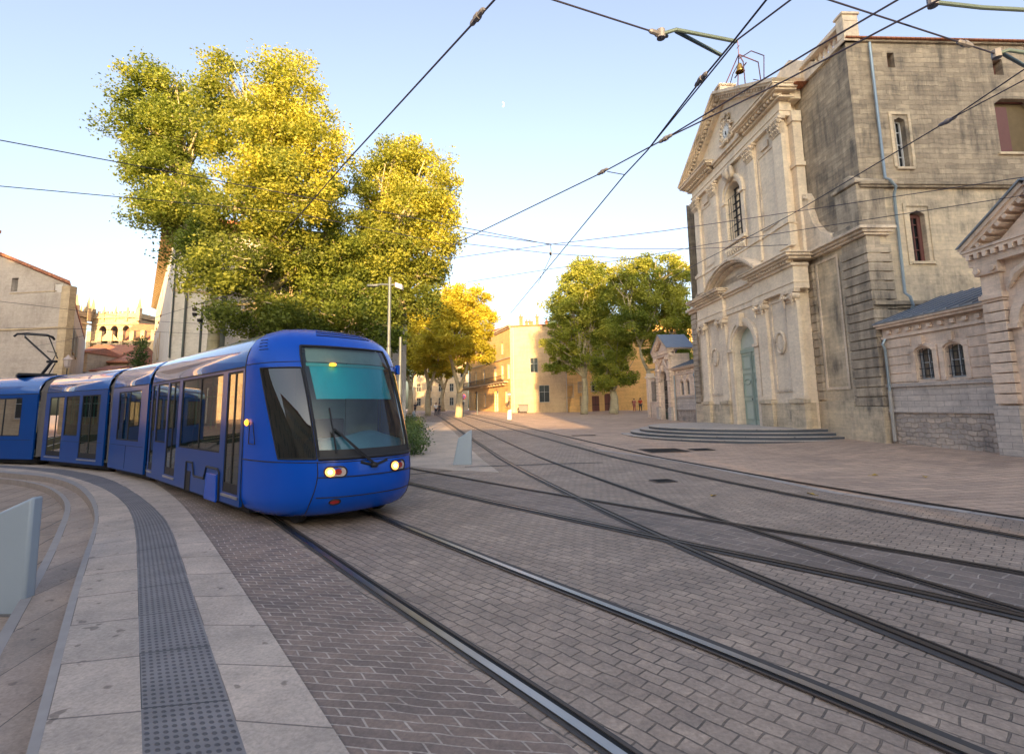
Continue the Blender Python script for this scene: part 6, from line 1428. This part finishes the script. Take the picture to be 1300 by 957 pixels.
# ================================================================== PEOPLE
def person(label, base, ang, h, top, legs, walk=.22, bag=False):
    t = thing('person', label, 'person', base, ang); k = h/1.75; m = MB()
    V = {'pel':(0,0,.95),'wa':(0,0,1.12),'ch':(0,.0,1.36),'nk':(0,.01,1.50),'hd':(0,.02,1.60),'cr':(0,.02,1.70),
         'sl':(-.19,0,1.43),'el':(-.24,-.06*walk/.22,1.15),'wl':(-.23,.08,.92),'hl':(-.23,.10,.82),'sr':(.19,0,1.43),'er':(.24,-.04,1.15),'wr':(.23,-.05,.92),'hr':(.23,-.04,.82),
         'tl':(-.09,0,.90),'kl':(-.10,walk*.6,.50),'al':(-.10,walk*.5,.09),'fl':(-.10,walk*.5+.16,.04),'tr':(.09,0,.90),'kr':(.10,-walk*.1,.50),'ar':(.10,-walk*1.1,.11),'fr':(.10,-walk*1.1+.15,.04)}
    Rd = {'pel':.15,'wa':.125,'ch':.15,'nk':.055,'hd':.095,'cr':.075,'sl':.07,'el':.047,'wl':.035,'hl':.04,'sr':.07,'er':.047,'wr':.035,'hr':.04,'tl':.09,'kl':.06,'al':.045,'fl':.04,'tr':.09,'kr':.06,'ar':.045,'fr':.04}
    E_ = [('pel','wa'),('wa','ch'),('ch','nk'),('nk','hd'),('hd','cr'),('ch','sl'),('sl','el'),('el','wl'),('wl','hl'),('ch','sr'),('sr','er'),('er','wr'),('wr','hr'),('pel','tl'),('tl','kl'),('kl','al'),('al','fl'),('pel','tr'),('tr','kr'),('kr','ar'),('ar','fr')]
    def skin(nm, keys, mat, grow, par):
        ks = [q for q in V if q in keys]; me = bpy.data.meshes.new(nm); me.from_pydata([tuple(Vector(V[q])*k) for q in ks], [(ks.index(a), ks.index(b)) for a, b in E_ if a in ks and b in ks], [])
        o = bpy.data.objects.new(nm, me); COL.objects.link(o); sk = o.modifiers.new('s', 'SKIN'); o.modifiers.new('u', 'SUBSURF').levels = 1
        for i, q in enumerate(ks):
            sv = me.skin_vertices[0].data[i]; sv.radius = ((Rd[q]+grow)*k,)*2; sv.use_root = (i == 0)
        bpy.context.view_layer.update(); dg = bpy.context.evaluated_depsgraph_get(); me2 = bpy.data.meshes.new_from_object(o.evaluated_get(dg)); o.modifiers.clear(); o.data = me2
        me2.materials.clear(); me2.materials.append(M[mat]); me2.polygons.foreach_set('use_smooth', [True]*len(me2.polygons)); o.parent = par; return o
    bd = skin('body', set(V), 'skin', 0, t)
    skin('shirt', {'pel','wa','ch','sl','el','sr','er'}, top, .018, t); skin('trousers', {'pel','tl','kl','al','tr','kr','ar'}, legs, .016, t)
    m.lathe([(0,.13),(.06,.12),(.10,.05),(.105,-.02),(.07,-.07)], 12, (0, -.005, 1.64)); m.v = [tuple(Vector(v)*k) for v in m.v]; m.build('hair', 'hair', t, smooth='all')
    m = MB()
    for sx in (-.03, .03): m.lathe([(0,-.01),(.012,0),(0,.01)], 6, (sx, .115, 1.62))
    m.v = [tuple(Vector(v)*k) for v in m.v]; m.build('eyes', 'hair', t)
    m = MB(); m.tube([(0,.105,1.60),(0,.135,1.57)], .014, 5); m.v = [tuple(Vector(v)*k) for v in m.v]; m.build('nose', 'skin', t)
def pg(px, Y): x = D(px, 522, Y).x; return (x, Y, gz(x, Y))
person('person in a white shirt walking on the avenue under the trees', pg(553.5, 66), R(200), 1.78, 'whitecloth', 'darkcloth')
person('person in dark clothes walking beside the white shirted one', pg(557.5, 68), R(190), 1.7, 'darkcloth', 'darkcloth', .18)
person('person in a rose dress coloured top strolling before the ochre house, on the left', pg(805.5, 66), R(170), 1.7, 'pinkcloth', 'pinkcloth', .12)
person('person in an orange red shirt and dark trousers before the ochre house, on the right', pg(813.5, 66), R(185), 1.78, 'redcloth', 'darkcloth', .16)
person('person in dark clothes standing deep in the avenue near the dim trees', pg(527, 84), R(180), 1.75, 'darkcloth', 'darkcloth', .05)

# ================================================================== OVERHEAD WIRES
def wire(label, pts, r=.013, insul=(), extra=0, sag=0.0):
    P_ = [W(*p) if len(p) == 3 else W(p[0], p[1], 6.0) for p in pts]
    if extra: P_ = P_+[P_[-1]+(P_[-1]-P_[-2]).normalized()*extra]
    base = P_[0]; t = thing('overhead_wire', label, 'overhead wire', base, 0)
    m = MB(); m.tube([p-base for p in P_], r*.8, 6); m.build('wire', 'wire', t)
    for q in insul:
        c = W(q[0], q[1], P_[0].z)-base; d = (P_[1]-P_[0]).normalized()
        m = MB(); m.tube([c-d*.13, c-d*.10, c+d*.10, c+d*.13], [.016,.028,.028,.016], 8); m.tube([c-d*.03, c+d*.03], .038, 8); m.build('insulator', 'insul', t)
    return t
wire('contact wire over the tram, running from top centre down to the tree crowns', [(660,-40,5.7),(628,0,5.7),(440,205,5.7),(357,300,5.7)], .014, [(606,22)])
wire('upper span wire crossing the left half from the left edge to the centre knot', [(-60,167),(160,208),(450,262),(700,311)], .010)
wire('lower span wire crossing the left trees to the centre', [(-60,231),(370,270),(571,310),(594,310),(700,322),(805,329)], .010)
wire('contact wire from the top edge falling steeply to the corner house', [(1003,-36,5.7),(973,0,5.7),(930,54,5.7),(890,102,5.7),(822,191,5.7),(793,222,5.7),(648,398,5.7)], .014, [(890,101)])
wire('contact wire joining the steep one above the church bell', [(1050,-45,5.72),(1004,0,5.72),(936,51,5.72),(822,191,5.72)], .012)
wire('long wire from the top right across the church front to the centre left', [(1200,-36,5.8),(1140,0,5.8),(1032,63,5.8),(845,176,5.8),(765,219,5.8),(571,313,5.8)], .013, [(845,176),(765,218)])
wire('wire crossing the church balustrade from the upper right', [(1250,-30,5.82),(1192,0,5.82),(1095,51,5.82),(998,102,5.82),(845,176,5.82)], .013)
wire('pull-off wire from the top edge to the left bracket arms', [(640,-20),(702,0),(839,44)], .012, [(836,43)])
wire('pull-off wire from the top edge to the right bracket arms', [(1000,-15),(1052,0),(1265,69)], .012, [(1225,56)])
wire('wire rising from the low left across the church to the right edge', [(845,356),(1004,273),(1203,154),(1360,48)], .011)
wire('second rising wire splitting off before the right edge', [(1200,155),(1300,102),(1380,58)], .010, [(1203,154)])
wire('long thin span from the tree crowns over the church front, upper of three', [(566,329),(702,310),(845,293),(1055,262),(1400,210)], .010)
wire('long thin span over the church front, middle of three', [(588,295),(699,310),(788,316),(879,316),(1000,311)], .010)
wire('long thin span over the church front, lower of three', [(594,358),(702,341),(799,329),(901,310),(1300,248),(1400,233)], .010)
wire('short dropper wire hanging at the centre knot', [(699,311,5.9),(700,324,5.9),(683,360,5.9)], .010, [(699,322)])
wire('short cross wire left of the church window between two long wires', [(771,218),(793,222)], .010)
wire('thin span at the far left over the tram roofs', [(-40,455),(80,433),(190,405),(300,372)], .010)
wire('thin level span over the tram roofs, in front of the cathedral', [(-40,378),(80,392),(200,408),(420,420)], .010)
wire('lowest thin span between the left building and the spotlight post', [(-40,415),(120,418),(260,424),(430,420)], .010)
def bracket(label, segs, z=6.0):
    base = W(*segs[0][0], z); t = thing('wire_bracket', label, 'wire bracket', base)
    m = MB()
    for s in segs: m.tube([W(*p, z)-base+Vector((0,0,.0)) for p in s], .022, 8)
    m.build('arm', 'bracket', t); m = MB(); c = W(*segs[0][0], z)-base; m.lathe([(0,-.06),(.05,-.05),(.05,.05),(0,.06)], 10, c); m.build('clamp', 'insul', t)
bracket('forked blue grey wire bracket near the top centre, left of the bell', [[(839,44),(858,38),(935,53)], [(858,40),(915,70)]])
bracket('forked blue grey wire bracket at the right edge above the church', [[(1265,69),(1280,64),(1330,72)], [(1272,68),(1330,100)]])
bracket('straight blue grey wire fitting at the top right corner', [[(1184,3),(1247,10)], [(1247,10),(1360,16)]])

# moon
c = D(637, 133, 900); t = thing('moon', 'thin white crescent moon in the pale sky', 'moon', c)
m = MB(); n = 16; A_ = [(-1.1+2.2*k/n) for k in range(n+1)]; Rm = 5.2
m.prism([(Rm*math.cos(a), Rm*math.sin(a)) for a in A_]+[(Rm*math.cos(a)*.62+.0, Rm*math.sin(a)) for a in A_[::-1]], -.5, .5, lambda u, c_, v: Vector((u, c_, v))); m.build('crescent', 'moon', t)

# ================================================================== LIGHT, SKY, CAMERA
SUN_EL, SX, SY = R(9.5), .045, -.999             # direction towards the sun on the ground plan
w = bpy.data.worlds.new('World'); S.world = w; w.use_nodes = True; nt = w.node_tree
sky = nt.nodes.new('ShaderNodeTexSky'); sky.sky_type = 'NISHITA'; sky.sun_disc = False; sky.sun_elevation = SUN_EL; sky.sun_rotation = math.atan2(SX, SY); sky.air_density = 1.1; sky.dust_density = 4.0; sky.ozone_density = 2.0
hs = nt.nodes.new('ShaderNodeHueSaturation'); hs.inputs['Saturation'].default_value = .74; hs.inputs['Hue'].default_value = .516; nt.links.new(sky.outputs[0], hs.inputs['Color'])
bg = nt.nodes['Background']; nt.links.new(hs.outputs[0], bg.inputs[0]); bg.inputs[1].default_value = .15
l = bpy.data.lights.new('sun', 'SUN'); l.energy = 5.0; l.angle = R(.6); l.color = (1., .63, .27)
lo = bpy.data.objects.new('sun', l); S.collection.objects.link(lo)
d = Vector((SX*math.cos(SUN_EL), SY*math.cos(SUN_EL), math.sin(SUN_EL))); lo.rotation_euler = d.to_track_quat('Z', 'Y').to_euler()
cam = bpy.data.cameras.new('camera'); co = bpy.data.objects.new('camera', cam); S.collection.objects.link(co); S.camera = co
cam.sensor_width = 36; cam.lens = F/1300*36; cam.shift_y = -44.5/1300; cam.clip_end = 3000; cam.clip_start = .1
fw = Vector((0, math.cos(PITCH), math.sin(PITCH))); r0 = Vector((1,0,0)); u0 = Vector((0, -math.sin(PITCH), math.cos(PITCH)))
cx_ = r0*math.cos(ROLL)-u0*math.sin(ROLL); cy_ = r0*math.sin(ROLL)+u0*math.cos(ROLL)
co.matrix_world = Matrix.Translation((0, 0, EYE)) @ Matrix((cx_, cy_, -fw)).transposed().to_4x4()
S.view_settings.view_transform = 'Standard'; S.view_settings.look = 'None'; S.view_settings.gamma = 1; S.view_settings.exposure = 1.95
S.render.engine = 'CYCLES'
